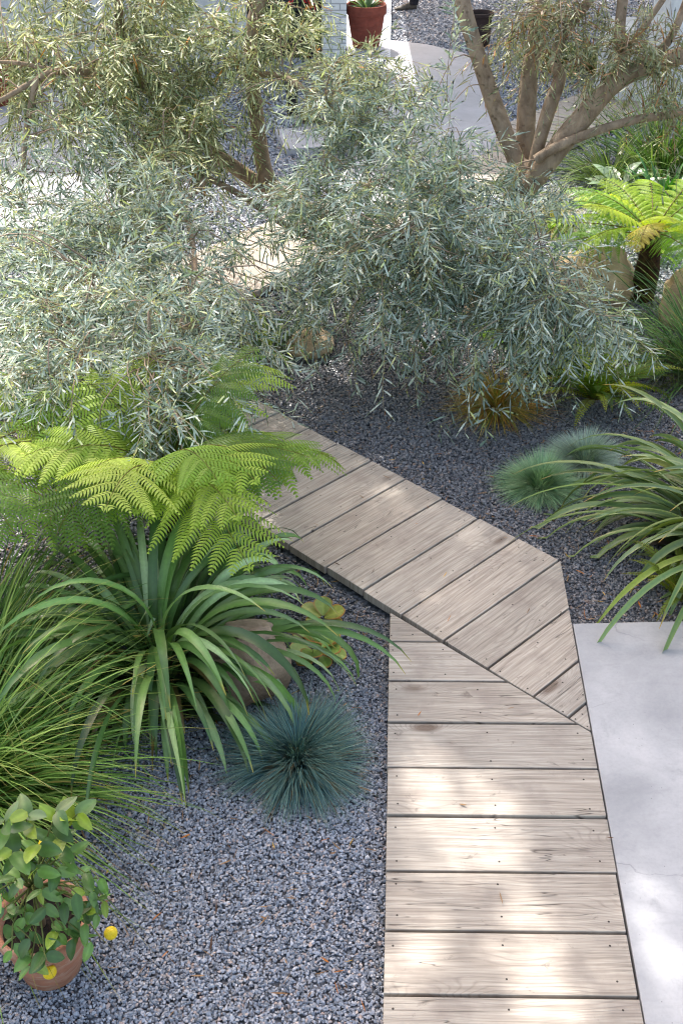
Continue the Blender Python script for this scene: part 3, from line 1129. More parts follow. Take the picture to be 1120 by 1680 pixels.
# pale flax at the right edge
tuft('variegated_flax', G(1215, 905), 0.28, 230, (0.65, 1.15), (0.026, 0.040), [(4, lin(108, 136, 88)), (3, lin(80, 110, 66)), (2, lin(144, 168, 122)), (1, lin(146, 162, 68))],
     'pale green flax with yellow leaf edges spilling in from the right', 'flax plant', (38, 84), (1.5, 2.6), 0.7, K=14, prof='strap', keel=0.2, tip=lin(200, 150, 60),
     tipat=0.93, mat='gloss', rib=-0.1, edge=lin(170, 170, 80), tw=0.9, pw=1.4, core=420, coreR=0.34)
# dark thin grass at the right
tuft('mat_rush', G(1150, 610), 0.4, 420, (0.6, 1.15), (0.006, 0.011), [(4, lin(84, 124, 56)), (3, lin(60, 98, 44)), (2, lin(122, 152, 78)), (0.3, lin(168, 156, 96))],
     'dark arching rush with thin blades at the right edge above the flax', 'rush', (15, 82), (0.5, 1.7), 0.4, K=8, keel=0.2, tw=0.8, tip=lin(190, 170, 110), core=700, coreR=0.4)
tuft('tall_grass', G(1085, 285), 0.5, 420, (0.6, 1.2), (0.012, 0.02), [(4, lin(92, 124, 60)), (3, lin(70, 104, 48)), (2, lin(128, 152, 84))],
     'tall bright green grass clump behind the right tree limbs', 'grass', (35, 86), (0.4, 1.3), 0.5, K=8, keel=0.2, tw=0.6)
tuft('tall_grass', G(1000, 300), 0.5, 330, (0.5, 0.9), (0.009, 0.014), [(4, lin(104, 128, 66)), (3, lin(84, 108, 54)), (2, lin(140, 156, 96))],
     'arching pale green grass clump beside the far boardwalk', 'grass', (20, 70), (1.0, 2.0), 0.5, K=8, keel=0.2, tw=0.6)
tuft('strappy_lily', G(1085, 345), 0.25, 130, (0.3, 0.5), (0.024, 0.034), [(4, lin(66, 118, 46)), (3, lin(48, 92, 38)), (1, lin(110, 160, 60))],
     'fresh green lily clump with short broad straps', 'lily plant', (30, 84), (0.5, 1.5), 0.5, K=8, prof='strap', keel=0.15, mat='gloss')
tuft('agapanthus', G(440, 575), 0.2, 80, (0.25, 0.42), (0.018, 0.028), [(4, lin(70, 104, 48)), (2, lin(110, 146, 48)), (1, lin(160, 176, 50))],
     'yellow green strap plant beside the small ochre boulder', 'lily plant', (25, 80), (0.6, 1.6), 0.5, K=8, prof='lance', keel=0.15, mat='gloss')
tuft('green_bush', G(833, 545), 0.18, 380, (0.06, 0.2), (0.012, 0.02), [(4, lin(96, 134, 40)), (3, lin(124, 160, 44)), (1, lin(70, 104, 34))],
     'small bright green bush below the forked tree', 'shrub', (0, 88), (0.2, 1.4), 0.8, K=4, prof='ovate', keel=0.1, mat='gloss')
tuft('green_bush', G(905, 590), 0.3, 500, (0.08, 0.24), (0.009, 0.014), [(4, lin(80, 108, 66)), (3, lin(60, 90, 56)), (1, lin(104, 130, 80))],
     'dull green feathery shrub behind the sword fern', 'shrub', (0, 88), (0.2, 1.4), 0.8, K=4, prof='lance', keel=0.1)


# ------------------------------------------------------------------ ferns
def frond(parent, base, az, el, bend, L, npair, plen, pin_l, pin_w, pin_sp, pal, simple=False, droop=0.42, stem=0.14, roll=0.0, curl=1.35, label=None, stemcol=lin(120, 104, 50)):
    """one frond: stem, pinnae and (unless simple) pinnules, all in one mesh"""
    K = 30
    t = np.linspace(0, 1, K)
    e = el - bend * t ** curl
    az_t = az + roll * t ** 2
    T = np.stack([np.cos(az_t) * np.cos(e), np.sin(az_t) * np.cos(e), np.sin(e)], -1)
    pos = np.array(base) + np.concatenate([[np.zeros(3)], np.cumsum((T[1:] + T[:-1]) / 2 * L / (K - 1), 0)])
    S = np.stack([-np.sin(az_t), np.cos(az_t), 0 * t], -1)
    tilt = rng.normal() * 0.25
    Nn = np.cross(T, S)
    S = S * math.cos(tilt) + Nn * math.sin(tilt)
    acc = Acc()
    rr = 0.006 * (L / 1.2) * (1 - 0.85 * t)
    tube(acc, pos, np.maximum(rr, 0.0012), 5, stemcol)
    a = np.linspace(stem, 0.985, npair)
    a = np.repeat(a, 2)
    sg = np.tile([1.0, -1.0], npair)
    ip = lambda X: np.stack([np.interp(a, t, X[:, i]) for i in range(3)], -1)
    bp, bt, bs = ip(pos), unit(ip(T)), unit(ip(S)) * sg[:, None]
    ang = np.radians(12 + 38 * a) + rng.normal(size=len(a)) * 0.12
    D = bs * np.cos(ang)[:, None] + bt * np.sin(ang)[:, None]
    x = (a - stem) / (1 - stem)
    pl = plen * np.clip(np.sin(PI * np.clip(0.16 + 0.84 * x, 0, 1) ** 0.85) ** 0.75, 0.05, 1) * (1 + rng.normal(size=len(a)) * 0.05)
    up = np.cross(bt, bs * sg[:, None])
    c0 = np.array([p[1] for p in pal])[rng.choice(len(pal), p=np.array([p[0] for p in pal]) / sum(p[0] for p in pal))]
    c0 = c0 * (1 + rng.normal() * 0.10)
    if simple:
        # pinnae are plain leaflets
        KK = 4
        tt = np.linspace(0, 1, KK)
        q = bp[:, None] + D[:, None] * (pl[:, None] * tt[None])[..., None] - np.array([0, 0, 1.0]) * (droop * pl[:, None] * tt[None] ** 2 * 0.5)[..., None]
        side = np.broadcast_to(unit(np.cross(D, up))[:, None], q.shape)
        wid = pin_w * np.array([0.8, 1.0, 0.75, 0.1])[None] * (0.4 + 0.6 * (pl / plen)[:, None])
        V, F, A = strips(q, side, np.broadcast_to(up[:, None], q.shape), wid, None)
        C = np.tile(c0, (len(V), 1)) * (1 + rng.normal(size=(len(V), 1)) * 0.06)
        acc.add(V, F, C)
    else:
        for i in range(len(a)):
            n = max(2, int(pl[i] / pin_sp))
            s_ = (np.arange(n) + 0.6) / n
            l = pl[i] * s_
            Dg = D[i]
            pp = bp[i] + Dg * l[:, None] - np.array([0, 0, 1.0]) * (droop * l * l / plen * 0.9)[:, None]
            td = unit(Dg[None] - np.array([0, 0, 1.0]) * (2 * droop * l / plen * 0.9)[:, None])
            sd = unit(np.cross(td, up[i][None]))
            nn = np.cross(sd, td)
            # rib
            if n > 4:
                tube(acc, np.concatenate([[bp[i]], pp[::max(1, n // 5)], [pp[-1]]]), 0.0011, 3, c0 * 0.8 + np.array(stemcol) * 0.3)
            m = pin_l * np.clip((1 - s_ ** 2.2) * 1.0 + 0.1, 0.1, 1) * (0.55 + 0.45 * pl[i] / plen)
            for q in (1, -1):
                dd = unit(sd * q + td * 0.32)
                dd = unit(dd - nn * 0.06 - np.array([0, 0, 0.12]))
                m2 = m * (1 + rng.normal(size=n) * 0.06)
                w_ = pin_w
                e_ = unit(np.cross(dd, nn))
                b0 = pp - e_ * w_ * 0.42
                b1 = pp + e_ * w_ * 0.42
                c0_ = pp + dd * (m2 * 0.5)[:, None] - e_ * w_ * 0.36 - nn * 0.001
                c1_ = pp + dd * (m2 * 0.5)[:, None] + e_ * w_ * 0.36 - nn * 0.001
                tp = pp + (dd + td * 0.18) * m2[:, None] - nn * (m2 * 0.2)[:, None]
                V = np.stack([b0, b1, c1_, c0_, tp], 1).reshape(-1, 3)
                j = np.arange(n)[:, None] * 5
                C = np.repeat(c0[None] * (1 + rng.normal(size=(n, 1)) * 0.05) * (0.92 + 0.16 * s_[:, None]), 5, 0)
                acc.add(V, [j + np.array([[0, 1, 2, 3]]), j + np.array([[3, 2, 4]])], C)
    o = acc.build('frond', M['fern'], parent)
    if label:
        o['label'] = label
    return o


FERN = [(4, lin(160, 186, 72)), (3, lin(130, 164, 60)), (2, lin(190, 208, 98)), (2, lin(98, 134, 52))]


def tree_fern(name, base, hgt, label, fr, pal, plen=0.36, npair=10, pin=(0.058, 0.0125, 0.0155), trunk_r=0.09, dead=0):
    root = thing(name, base, label, 'tree fern')
    acc = Acc()
    b = np.array(base, float)
    pts = [b + [0, 0, -0.05], b + [0.01, 0, hgt * 0.5], b + [0, 0.01, hgt * 0.9], b + [0, 0, hgt]]
    tube(acc, pts, [trunk_r * 1.1, trunk_r, trunk_r * 0.9, trunk_r * 0.5], 16, smoothn=20, wob=0.05)
    n = int(260 * max(hgt, 0.25))
    az = rng.random(n) * 2 * PI
    zz = rng.random(n) * hgt
    bs = b + np.stack([np.cos(az) * trunk_r * 0.85, np.sin(az) * trunk_r * 0.85, zz], -1)
    V, F, tt, bi, ac = blades(bs, az, np.radians(rng.uniform(30, 80, n)), rng.uniform(0, 1, n), rng.uniform(0.04, 0.12, n), rng.uniform(0.004, 0.01, n), 3, 'grass', None, zmin=None)
    acc.add(V, F, np.ones((len(V), 3)))
    acc.build('trunk', M['fibre'], root)
    top = b + [0, 0, hgt]
    for (a_, el_, bd_, L_) in fr:
        a_, el_, bd_ = math.radians(a_), math.radians(el_), math.radians(bd_)
        st_ = top + np.array([math.cos(a_), math.sin(a_), 0]) * 0.03
        frond(root, st_, a_, el_, bd_, L_, npair, plen * (0.6 + 0.4 * L_), *pin, pal)
    return root


fr = []
k = 0
for a_ in np.arange(0, 360, 19):
    fr.append((a_ + rng.normal() * 11, 30 + rng.normal() * 12, 62 + rng.normal() * 16, 0.74 + rng.normal() * 0.12))
for a_ in np.arange(10, 370, 36):
    fr.append((a_ + rng.normal() * 14, 52 + rng.normal() * 12, 88 + rng.normal() * 16, 0.72 + rng.normal() * 0.08))
fb = PY(268, 775, 4.66)
tree_fern('tree_fern', (fb[0], fb[1], GZ), fb[2] - GZ, 'large bright green tree fern spreading over the boardwalk edge', fr, FERN)
fr = []
for a_ in np.arange(-100, 110, 26):
    fr.append((a_ + rng.normal() * 6, 35 + rng.normal() * 8, 80 + rng.normal() * 12, 0.95 + rng.normal() * 0.08))
fb = PY(-110, 790, 4.6)
tree_fern('tree_fern', (fb[0], fb[1], GZ), fb[2] - GZ, 'second green tree fern reaching in from the left edge', fr, FERN)
# yellow tree fern at the right
YF = [(4, lin(184, 204, 52)), (3, lin(156, 188, 52)), (3, lin(112, 158, 50)), (0.6, lin(200, 186, 80))]
fr = []
for a_ in np.arange(0, 360, 22):
    fr.append((a_ + rng.normal() * 6, 32 + rng.normal() * 10, 62 + rng.normal() * 12, 0.78 + rng.normal() * 0.06))
fr += [(188, 14, 18, 0.95), (205, 10, 22, 0.9), (20, 42, 50, 0.9), (150, 40, 60, 0.75)]
fy = G(1052, 490)
tree_fern('tree_fern', fy, 0.52, 'small yellow green tree fern on a brown fibrous trunk', fr, YF, plen=0.2, npair=18, pin=(0.028, 0.008, 0.010), trunk_r=0.08)


def sword_fern(base, n, L, label, pal, plen=0.035, group=None, azr=(0, 360)):
    root = thing('sword_fern', base, label, 'fern', group)
    for i in range(n):
        a_ = math.radians(azr[0] + (azr[1] - azr[0]) * (i + rng.random()) / n)
        frond(root, np.array(base) + [math.cos(a_) * 0.03, math.sin(a_) * 0.03, 0.01], a_, math.radians(rng.uniform(30, 75)), math.radians(rng.uniform(50, 95)), L * rng.uniform(0.75, 1.1),
              30, plen, 0, 0.011, 0, pal, simple=True, droop=0.2, stem=0.06)
    return root


sword_fern(G(975, 655), 60, 0.60, 'sword fern with narrow dark and yellow fronds behind the grey fescue', [(4, lin(116, 146, 52)), (3, lin(92, 124, 46)), (2, lin(170, 178, 60))], 0.05)
sword_fern(G(1120, 985), 24, 0.36, 'low yellow green fern under the pale flax', [(4, lin(110, 128, 44)), (2, lin(146, 150, 60))], 0.03)
sword_fern(G(1075, 420), 24, 0.45, 'fresh green sword fern beside the small tree fern', [(4, lin(96, 140, 40)), (2, lin(124, 160, 46))], 0.04)
sword_fern(G(705, 585), 7, 0.2, 'tiny green fern on the gravel under the silver leaves', [(4, lin(74, 104, 50))], 0.02)
sword_fern(G(975, 125), 40, 0.8, 'dark green fern mass beside the white planter', [(4, lin(58, 92, 40)), (2, lin(78, 116, 46))], 0.06)
sword_fern(G(905, 120), 34, 0.75, 'dark fern clump between the tree limbs at the back', [(4, lin(50, 82, 36)), (2, lin(88, 124, 40))], 0.06)


# ------------------------------------------------------------------ broad leaves
def leaf_at(acc, base, d, L, W, colr, up=(0, 0, 1), prof='ovate', cup=0.12, curl=0.35, K=7, edge=None, thick=0.0, across=5):
    d = unit(np.array(d, float))
    side = unit(np.cross(d, np.array(up, float)) + 1e-6)
    n = unit(np.cross(side, d))
    t = np.linspace(0, 1, K + 1)
    w_ = W * profile(t, prof) * 0.5
    cen = np.array(base) + d * (L * t)[:, None] - n * (curl * L * t ** 2 * 0.5)[:, None]
    x = np.linspace(-1, 1, across)
    V = cen[:, None] + side * (w_[:, None] * x[None])[..., None] + n * (cup * W * np.abs(x)[None] * profile(t, prof)[:, None])[..., None]
    C = np.tile(np.array(colr, float), (K + 1, across, 1))
    C[:, across // 2] *= 1.25
    if edge is not None:
        f = (np.abs(x) > 0.9)[None, :, None] | (t > 0.93)[:, None, None]
        C = np.where(f, np.array(edge), C)
    idx = np.arange((K + 1) * across).reshape(K + 1, across)
    F = np.stack([idx[:-1, :-1], idx[:-1, 1:], idx[1:, 1:], idx[1:, :-1]], -1).reshape(-1, 4)
    acc.add(V, F, C.reshape(-1, 3))
    if thick:
        V2 = V - n * thick
        acc.add(V2, F[:, ::-1], C.reshape(-1, 3) * 0.8)
        rim = np.concatenate([idx[:, 0], idx[-1, 1:], idx[::-1, -1][1:]])
        m_ = len(rim)
        Vr = np.concatenate([V.reshape(-1, 3)[rim], V2.reshape(-1, 3)[rim]])
        j = np.arange(m_ - 1)
        acc.add(Vr, np.stack([j, j + 1, j + 1 + m_, j + m_], -1), np.array(edge if edge is not None else colr))


# succulents
def succulent(c, items, label):
    root = thing('paddle_succulent', c, label, 'succulent', None)
    for (u, v, zz, L, W, az, el, red) in items:
        acc = Acc()
        b = P(u + 14, v + 4, GZ + zz)
        a_, e_ = math.radians(az), math.radians(el)
        d = np.array([math.cos(a_) * math.cos(e_), math.sin(a_) * math.cos(e_), math.sin(e_)])
        red = red * 0.3
        cc = np.array(lin(150, 178, 84)) * (1 - red) + np.array(lin(206, 132, 60)) * red
        leaf_at(acc, b, d, L * 1.25, W * 1.25, cc * (1 + rng.normal() * 0.07), prof='paddle', cup=0.10, curl=0.1, K=12, edge=lin(196, 140, 72), thick=0.006, across=9)
        acc.build('leaf', M['succ'], root)
    return root


succulent(G(524, 1078), [
    (505, 1062, 0.04, 0.09, 0.085, 250, 25, 0.0), (500, 1065, 0.05, 0.095, 0.09, 195, 18, 0.15), (512, 1062, 0.05, 0.085, 0.08, 330, 22, 0.05), (512, 1055, 0.06, 0.085, 0.08, 20, 30, 0.1),
    (508, 1052, 0.07, 0.08, 0.075, 100, 50, 0.05), (515, 1058, 0.09, 0.075, 0.075, 60, 20, 0.0), (505, 1055, 0.09, 0.08, 0.075, 240, 55, 0.0), (498, 1052, 0.05, 0.09, 0.08, 150, 30, 0.25),
    (500, 1070, 0.02, 0.08, 0.075, 225, 5, 0.5), (514, 1072, 0.02, 0.075, 0.055, 285, 10, 0.0), (520, 1068, 0.02, 0.08, 0.07, 345, 5, 0.2)],
    'yellow green paddle leaf succulent with red rims beside the brown boulder')
succulent(G(520, 1018), [
    (518, 1010, 0.05, 0.085, 0.08, 10, 25, 0.6), (512, 1008, 0.05, 0.085, 0.08, 160, 25, 0.7), (516, 1006, 0.06, 0.075, 0.075, 90, 50, 0.5), (514, 1012, 0.04, 0.08, 0.07, 230, 20, 0.6),
    (520, 1014, 0.03, 0.075, 0.07, 320, 10, 0.8)],
    'smaller orange red succulent rosette nearer the boardwalk')

# silver broad leaf plant
root = thing('silver_leaf_plant', G(1010, 330), 'broad silver green leaves of a low plant behind the yellow fern', 'plant')
acc = Acc()
for i in range(46):
    a_ = rng.random() * 2 * PI
    e_ = rng.uniform(0.1, 1.2)
    d = np.array([math.cos(a_) * math.cos(e_), math.sin(a_) * math.cos(e_), math.sin(e_)])
    b = G(1010, 330) + d * rng.uniform(0.05, 0.28)
    leaf_at(acc, b, d * [1, 1, 0.4] + [0, 0, 0.1], rng.uniform(0.12, 0.24), rng.uniform(0.07, 0.12), np.array(lin(128, 148, 118)) * rng.uniform(0.75, 1.2), cup=0.15, curl=rng.uniform(0.2, 1.0))
acc.build('foliage', M['gloss'], root)


# ------------------------------------------------------------------ pots
def pot(name, c, r_top, r_bot, h, mat, label, lean=0.0, soil=True, collar=0.045, cat='pot', group=None):
    root = thing(name, c, label, cat, group)
    t = 0.016
    acc = Acc()
    rc = r_top - 0.012
    prof = [(0.0, 0.0), (r_bot * 0.9, 0.0), (r_bot, 0.006), (r_bot + (rc - r_bot) * 0.5, (h - collar) * 0.5), (rc - 0.004, h - collar - 0.002)]
    lathe(acc, prof, 56, c, wob=0.004)
    acc.build('body', mat, root)
    acc = Acc()
    prof = [(rc - 0.008, h - collar), (r_top, h - collar), (r_top + 0.004, h - collar + 0.008), (r_top + 0.004, h - 0.008), (r_top, h), (r_top - t, h), (r_top - t - 0.004, h - 0.01), (r_top - t - 0.015, h - 0.09)]
    lathe(acc, prof, 56, c, wob=0.004)
    acc.build('rim', mat, root)
    if soil:
        acc = Acc()
        rr_ = r_top - t - 0.006
        n = 28
        ks = np.linspace(0, 1, 9)
        a = np.linspace(0, 2 * PI, n, endpoint=False)
        V = np.array([[rr_ * k * math.cos(x), rr_ * k * math.sin(x), h - 0.045 + 0.012 * noise.noise(Vector((k * math.cos(x) * 4, k * math.sin(x) * 4, 0)))] for k in ks for x in a]) + np.array(c)
        idx = np.arange(9 * n).reshape(9, n)
        nx = np.roll(idx, -1, 1)
        F = np.stack([idx[:-1], nx[:-1], nx[1:], idx[1:]], -1).reshape(-1, 4)
        acc.add(V, F)
        acc.build('soil', M['soil'], root)
    return root


pc = G(86, 1583)
pot('terracotta_pot', pc, 0.158, 0.105, 0.27, M['terra'], 'weathered terracotta pot holding the lemon tree', collar=0.04)


# lemon tree
def lemon_tree():
    base = pc + np.array([0, 0, 0.22])
    root = thing('lemon_tree', base, 'small lemon tree with two ripe lemons growing in the terracotta pot', 'lemon tree')
    trunk = Acc()
    fork = base + np.array([-0.01, 0.01, 0.20])
    tube(trunk, [base, base + [0.004, 0, 0.1], fork], [0.011, 0.010, 0.008], 8, lin(118, 104, 84), smoothn=10)
    trunk.build('trunk', M['twig'], root)
    tips = [  # u, v, height above gravel
        (8, 1345, .80), (45, 1332, .78), (95, 1330, .74), (128, 1335, .70), (20, 1395, .72), (62, 1385, .70), (100, 1375, .66), (118, 1400, .60), (62, 1425, .62), (25, 1440, .55), (95, 1425, .58),
        (140, 1432, .50), (165, 1440, .46), (150, 1462, .44), (125, 1465, .5), (172, 1478, .40), (160, 1500, .36), (140, 1515, .36), (150, 1545, .30), (120, 1540, .33), (98, 1540, .34),
        (75, 1490, .46), (40, 1505, .42), (20, 1520, .38), (50, 1540, .36), (20, 1560, .33), (75, 1575, .32), (50, 1585, .28), (-15, 1470, .5), (-10, 1390, .7), (105, 1480, .45), (70, 1460, .55), (8, 1490, .45)]
    fol = Acc()
    br = Acc()
    for (u, v, z) in tips:
        p = P(u, v, GZ + z)
        mid = fork * 0.45 + p * 0.55 + np.array([rng.normal() * 0.02, rng.normal() * 0.02, 0.03])
        tube(br, [fork + rng.normal(size=3) * 0.004, mid, p], [0.0045, 0.0032, 0.002], 5, lin(104, 112, 62), smoothn=8)
        dirp = unit(p - fork)
        n = rng.integers(3, 6)
        for i in range(n):
            a_ = i * 2.4 + rng.random()
            s1_ = unit(np.cross(dirp, [0.1, 0.2, 1.0]))
            s2_ = np.cross(dirp, s1_)
            d = dirp * rng.uniform(0.1, 0.8) + (s1_ * math.cos(a_) + s2_ * math.sin(a_)) * 0.9 + np.array([0, -0.1, -0.1])
            f = i / n
            q = p - dirp * 0.07 * f
            big = 1.15 if z > 0.62 else 0.92
            L = rng.uniform(0.055, 0.09) * big
            c_ = np.array(lin(104, 140, 68)) if rng.random() < 0.5 else np.array(lin(72, 104, 52))
            if rng.random() < 0.14:
                c_ = np.array(lin(136, 158, 56))
            leaf_at(fol, q, d, L, L * rng.uniform(0.46, 0.58), c_ * rng.uniform(0.8, 1.25), up=unit(np.array([rng.normal() * 0.4, rng.normal() * 0.4 - 0.25, 1.0])), cup=0.10, curl=rng.uniform(0.1, 0.7))
    br.build('branches', M['twig'], root).name = 'branch_frame'
    fol.build('foliage', M['gloss'], root)
    for (u, v, z, rz) in ((182, 1531, 0.27, 0.3), (82, 1595, 0.16, 1.2), (75, 1385, 0.60, 0.5)):
        import bmesh
        bm = bmesh.new()
        bmesh.ops.create_uvsphere(bm, u_segments=28, v_segments=20, radius=1)
        for vv in bm.verts:
            x, y, zz = vv.co
            k_ = 1 + 0.012 * noise.noise(vv.co * 6)
            nz_ = 0.0
            if zz > 0.85:
                nz_ = (zz - 0.85) * 1.3
            if zz < -0.9:
                nz_ = (zz + 0.9) * 0.9
            vv.co = Vector((x * 0.0225 * k_, y * 0.0225 * k_, (zz + nz_) * 0.0255))
        me = bpy.data.meshes.new('lemon')
        bm.to_mesh(me)
        bm.free()
        for p_ in me.polygons:
            p_.use_smooth = True
        me.materials.append(M['lemon'])
        o = bpy.data.objects.new('lemon', me)
        COL.objects.link(o)
        o.parent = root
        o.location = Vector(P(u, v, GZ + z) - base)
        o.rotation_euler = (0.5, 0.4, rz)
    return root


lemon_tree()

# far pots
pc2 = P(600, 76, 0.006)
pot('terracotta_pot', pc2, 0.245, 0.165, 0.50, M['terra2'], 'tall red terracotta pot with an aloe by the white brick wall', collar=0.11)
tuft('aloe', pc2 + np.array([0, 0, 0.45]), 0.2, 26, (0.22, 0.4), (0.04, 0.055), [(3, lin(96, 122, 92)), (2, lin(120, 144, 110))], 'grey green aloe in the tall red terracotta pot', 'aloe', (25, 80), (0.2, 0.9), 0.3, K=7, prof='grass', keel=0.25, mat='gloss')
pc3 = P(612, 10, 0.006)
pot('terracotta_pot', pc3, 0.2, 0.15, 0.55, M['terra2'], 'terracotta pot standing behind the aloe pot', collar=0.08)
pot('clay_pot', G(785, 74), 0.16, 0.13, 0.4, M['potdark'], 'dark clay pot partly hidden by the leftmost tree limb', collar=0.05)
pot('terracotta_pot', G(-10, 175), 0.34, 0.25, 0.6, M['terra2'], 'wide red terracotta pot at the far left behind bare twigs', collar=0.1)
pot('black_pot', G(480, 188), 0.075, 0.06, 0.34, M['black'], 'slim black pot on the gravel behind the left tree', collar=0.03)
tuft('red_leaf_rosette', G(512, 200), 0.12, 70, (0.08, 0.16), (0.022, 0.03), [(3, lin(92, 50, 58)), (2, lin(120, 70, 74)), (1, lin(88, 100, 60))], 'dark red rosette plant beside the slim black pot', 'succulent', (15, 80), (0.2, 0.8), 0.4, K=5, prof='ovate', keel=0.2, mat='gloss')

# ------------------------------------------------------------------ house pieces at the top
b0, b1 = P(528, 92), P(568, 88)
Yb = b0[1]
house = thing('house', (b0[0], Yb, 0), 'white house front with a painted brick pillar and black louvred door', 'house')
acc = Acc()
box(acc, b0[0], b1[0], Yb, Yb + 0.5, -0.1, 6.0)
o = acc.build('brick_pillar', M['brick'], house, smooth=False)
acc = Acc()
box(acc, b0[0] - 0.9, b0[0] - 0.83, Yb + 0.15, Yb + 0.23, -0.07, 2.3)
box(acc, b0[0] - 0.07, b0[0] - 0.003, Yb + 0.15, Yb + 0.23, -0.07, 2.3)
box(acc, b0[0] - 0.83, b0[0] - 0.07, Yb + 0.15, Yb + 0.23, 2.22, 2.3)
box(acc, b0[0] - 0.83, b0[0] - 0.07, Yb + 0.15, Yb + 0.23, -0.07, 0.06)
root = acc.build('door', M['black'], house, smooth=False)
root['_o'] = [float(b0[0]), float(Yb), 0.0]
acc = Acc()
for k in range(21):
    z = 0.08 + k * 0.101
    V = np.array([[b0[0] - 0.83, Yb + 0.16, z], [b0[0] - 0.07, Yb + 0.16, z], [b0[0] - 0.07, Yb + 0.21, z + 0.085], [b0[0] - 0.83, Yb + 0.21, z + 0.085]])
    V = np.concatenate([V, V + [0, 0.008, -0.004]])
    acc.add(V, np.array([[0, 1, 2, 3], [7, 6, 5, 4], [0, 4, 5, 1], [1, 5, 6, 2], [2, 6, 7, 3], [3, 7, 4, 0]]))
acc.build('louvre_panel', M['black'], root, smooth=False)
acc = Acc()
box(acc, b0[0] - 0.83, b0[0] - 0.07, Yb + 0.235, Yb + 0.26, -0.07, 2.3)
acc.build('backing', M['black'], root, smooth=False)
# wall further left of the door and beyond the frame
acc = Acc()
box(acc, b0[0] - 7.5, b0[0] - 0.91, Yb + 0.1, Yb + 0.4, -0.1, 6.0)
acc.build('wall', M['white'], house, smooth=False)
acc = Acc()
box(acc, b0[0] - 0.908, b0[0] - 0.003, Yb + 0.1, Yb + 0.4, 2.303, 6.0)
box(acc, b1[0] + 0.003, b1[0] + 5.5, Yb + 0.1, Yb + 0.4, 2.6, 6.0)  # unseen wall over the opening, added to shade the far ground
acc.build('unseen_upper_wall', M['white'], house, smooth=False)
acc = Acc()
box(acc, b1[0] + 0.003, b1[0] + 5.5, Yb + 0.403, Yb + 5.5, 2.62, 2.85)  # unseen slab added to stop sun coming through the opening
acc.build('added_shade_roof', M['white'], house, smooth=False)
# red flowers
root = thing('red_flower_plant', P(505, 98), 'thin stems with red flowers in front of the black door', 'flower')
st_, fl_ = Acc(), Acc()
for i in range(9):
    b = P(500 + rng.uniform(-8, 8), 98)
    t_ = b + np.array([rng.normal() * 0.12, rng.normal() * 0.06, rng.uniform(0.5, 0.85)])
    tube(st_, [b, (b + t_) / 2 + rng.normal(size=3) * 0.03, t_], 0.005, 5, lin(80, 100, 60), smoothn=6)
    for k in range(9):
        d = unit(rng.normal(size=3))
        leaf_at(fl_, t_ + d * 0.02, d, 0.05, 0.025, lin(210, 50, 50), K=3, across=3)
st_.build('stem', M['twig'], root)
fl_.build('blossom', M['succ'], root)

# white planter wall and white garden wall at the right
pw0 = P(972, 160)
root = thing('planter_wall', pw0, 'low white rendered planter wall beside the dark ferns', 'planter wall')
acc = Acc()
rr_ = math.atan2(e3[1], e3[0]) - 0.25
box(acc, 0, 0.30, 0.0, 1.6, -0.1, 0.52, rr_ - 0.9, pw0)
box(acc, 0.30, 1.6, 0.0, 0.25, -0.1, 0.52, rr_ - 0.9, pw0)
acc.build('wall_body', M['white'], root, smooth=False)
acc = Acc()
ca, cb_ = P(1060, 178), P(1400, 110)
v = unit((cb_ - ca)[:2])
p_ = np.array([-v[1], v[0]]) * 0.12
o = prism_obj('garden_wall', [ca[:2] - p_, ca[:2] + v * 6 - p_, ca[:2] + v * 6 + p_, ca[:2] + p_], -0.1, 2.3, M['white'], None, 0.01)
tag(o, 'white rendered garden wall behind the tall grass at the right', 'wall')

# boots at the top edge
root = thing('work_boot', G(668, 16), 'grey leather boot under dark trouser leg at the top edge', 'boot')
bo = G(668, 16)


def boot(acc, c, rot):
    n = 16
    secs = [(-0.13, 0.040, 0.075), (-0.08, 0.048, 0.095), (-0.02, 0.046, 0.10), (0.05, 0.050, 0.075), (0.11, 0.054, 0.055), (0.16, 0.048, 0.045), (0.19, 0.028, 0.03)]
    V = []
    for x, w_, h_ in secs:
        for k in range(n):
            a = 2 * PI * k / n
            V.append((x, w_ * math.cos(a), max(0.0, h_ * 0.5 + h_ * 0.5 * math.sin(a) * (1 if math.sin(a) > 0 else 0.95))))
    V = np.array(V)
    c_, s_ = math.cos(rot), math.sin(rot)
    V[:, :2] = V[:, :2] @ np.array([[c_, s_], [-s_, c_]])
    idx = np.arange(len(secs) * n).reshape(len(secs), n)
    nx = np.roll(idx, -1, 1)
    acc.add(V + c, np.stack([idx[:-1], nx[:-1], nx[1:], idx[1:]], -1).reshape(-1, 4))
    acc.add((V + c)[idx[0]], np.arange(n)[None])
    acc.add((V + c)[idx[-1]], np.arange(n)[None])


acc = Acc()
boot(acc, bo, PI + 0.25)
acc.build('upper', M['boot'], root)
acc = Acc()
cc = bo + np.array([0.09, -0.01, 0])
tube(acc, [cc + [0, 0, 0.07], cc + [0, 0.02, 0.3], cc + [-0.02, 0.05, 0.75]], [0.062, 0.068, 0.085], 14, smoothn=12, wob=0.03)
acc.build('trouser_leg', M['cloth'], root)

# irrigation hose
acc = Acc()
hp = [G(690, 560) + [0, 0, 0.02], G(715, 566) + [0, 0, 0.025], G(745, 562) + [0, 0, 0.03], G(785, 545) + [0, 0, 0.02], G(840, 540) + [0, 0, 0.01]]
tube(acc, hp, 0.011, 8, smoothn=30)
o = acc.build('irrigation_hose', M['rubber'])
tag(o, 'black irrigation hose on the gravel at the tree foot', 'hose')

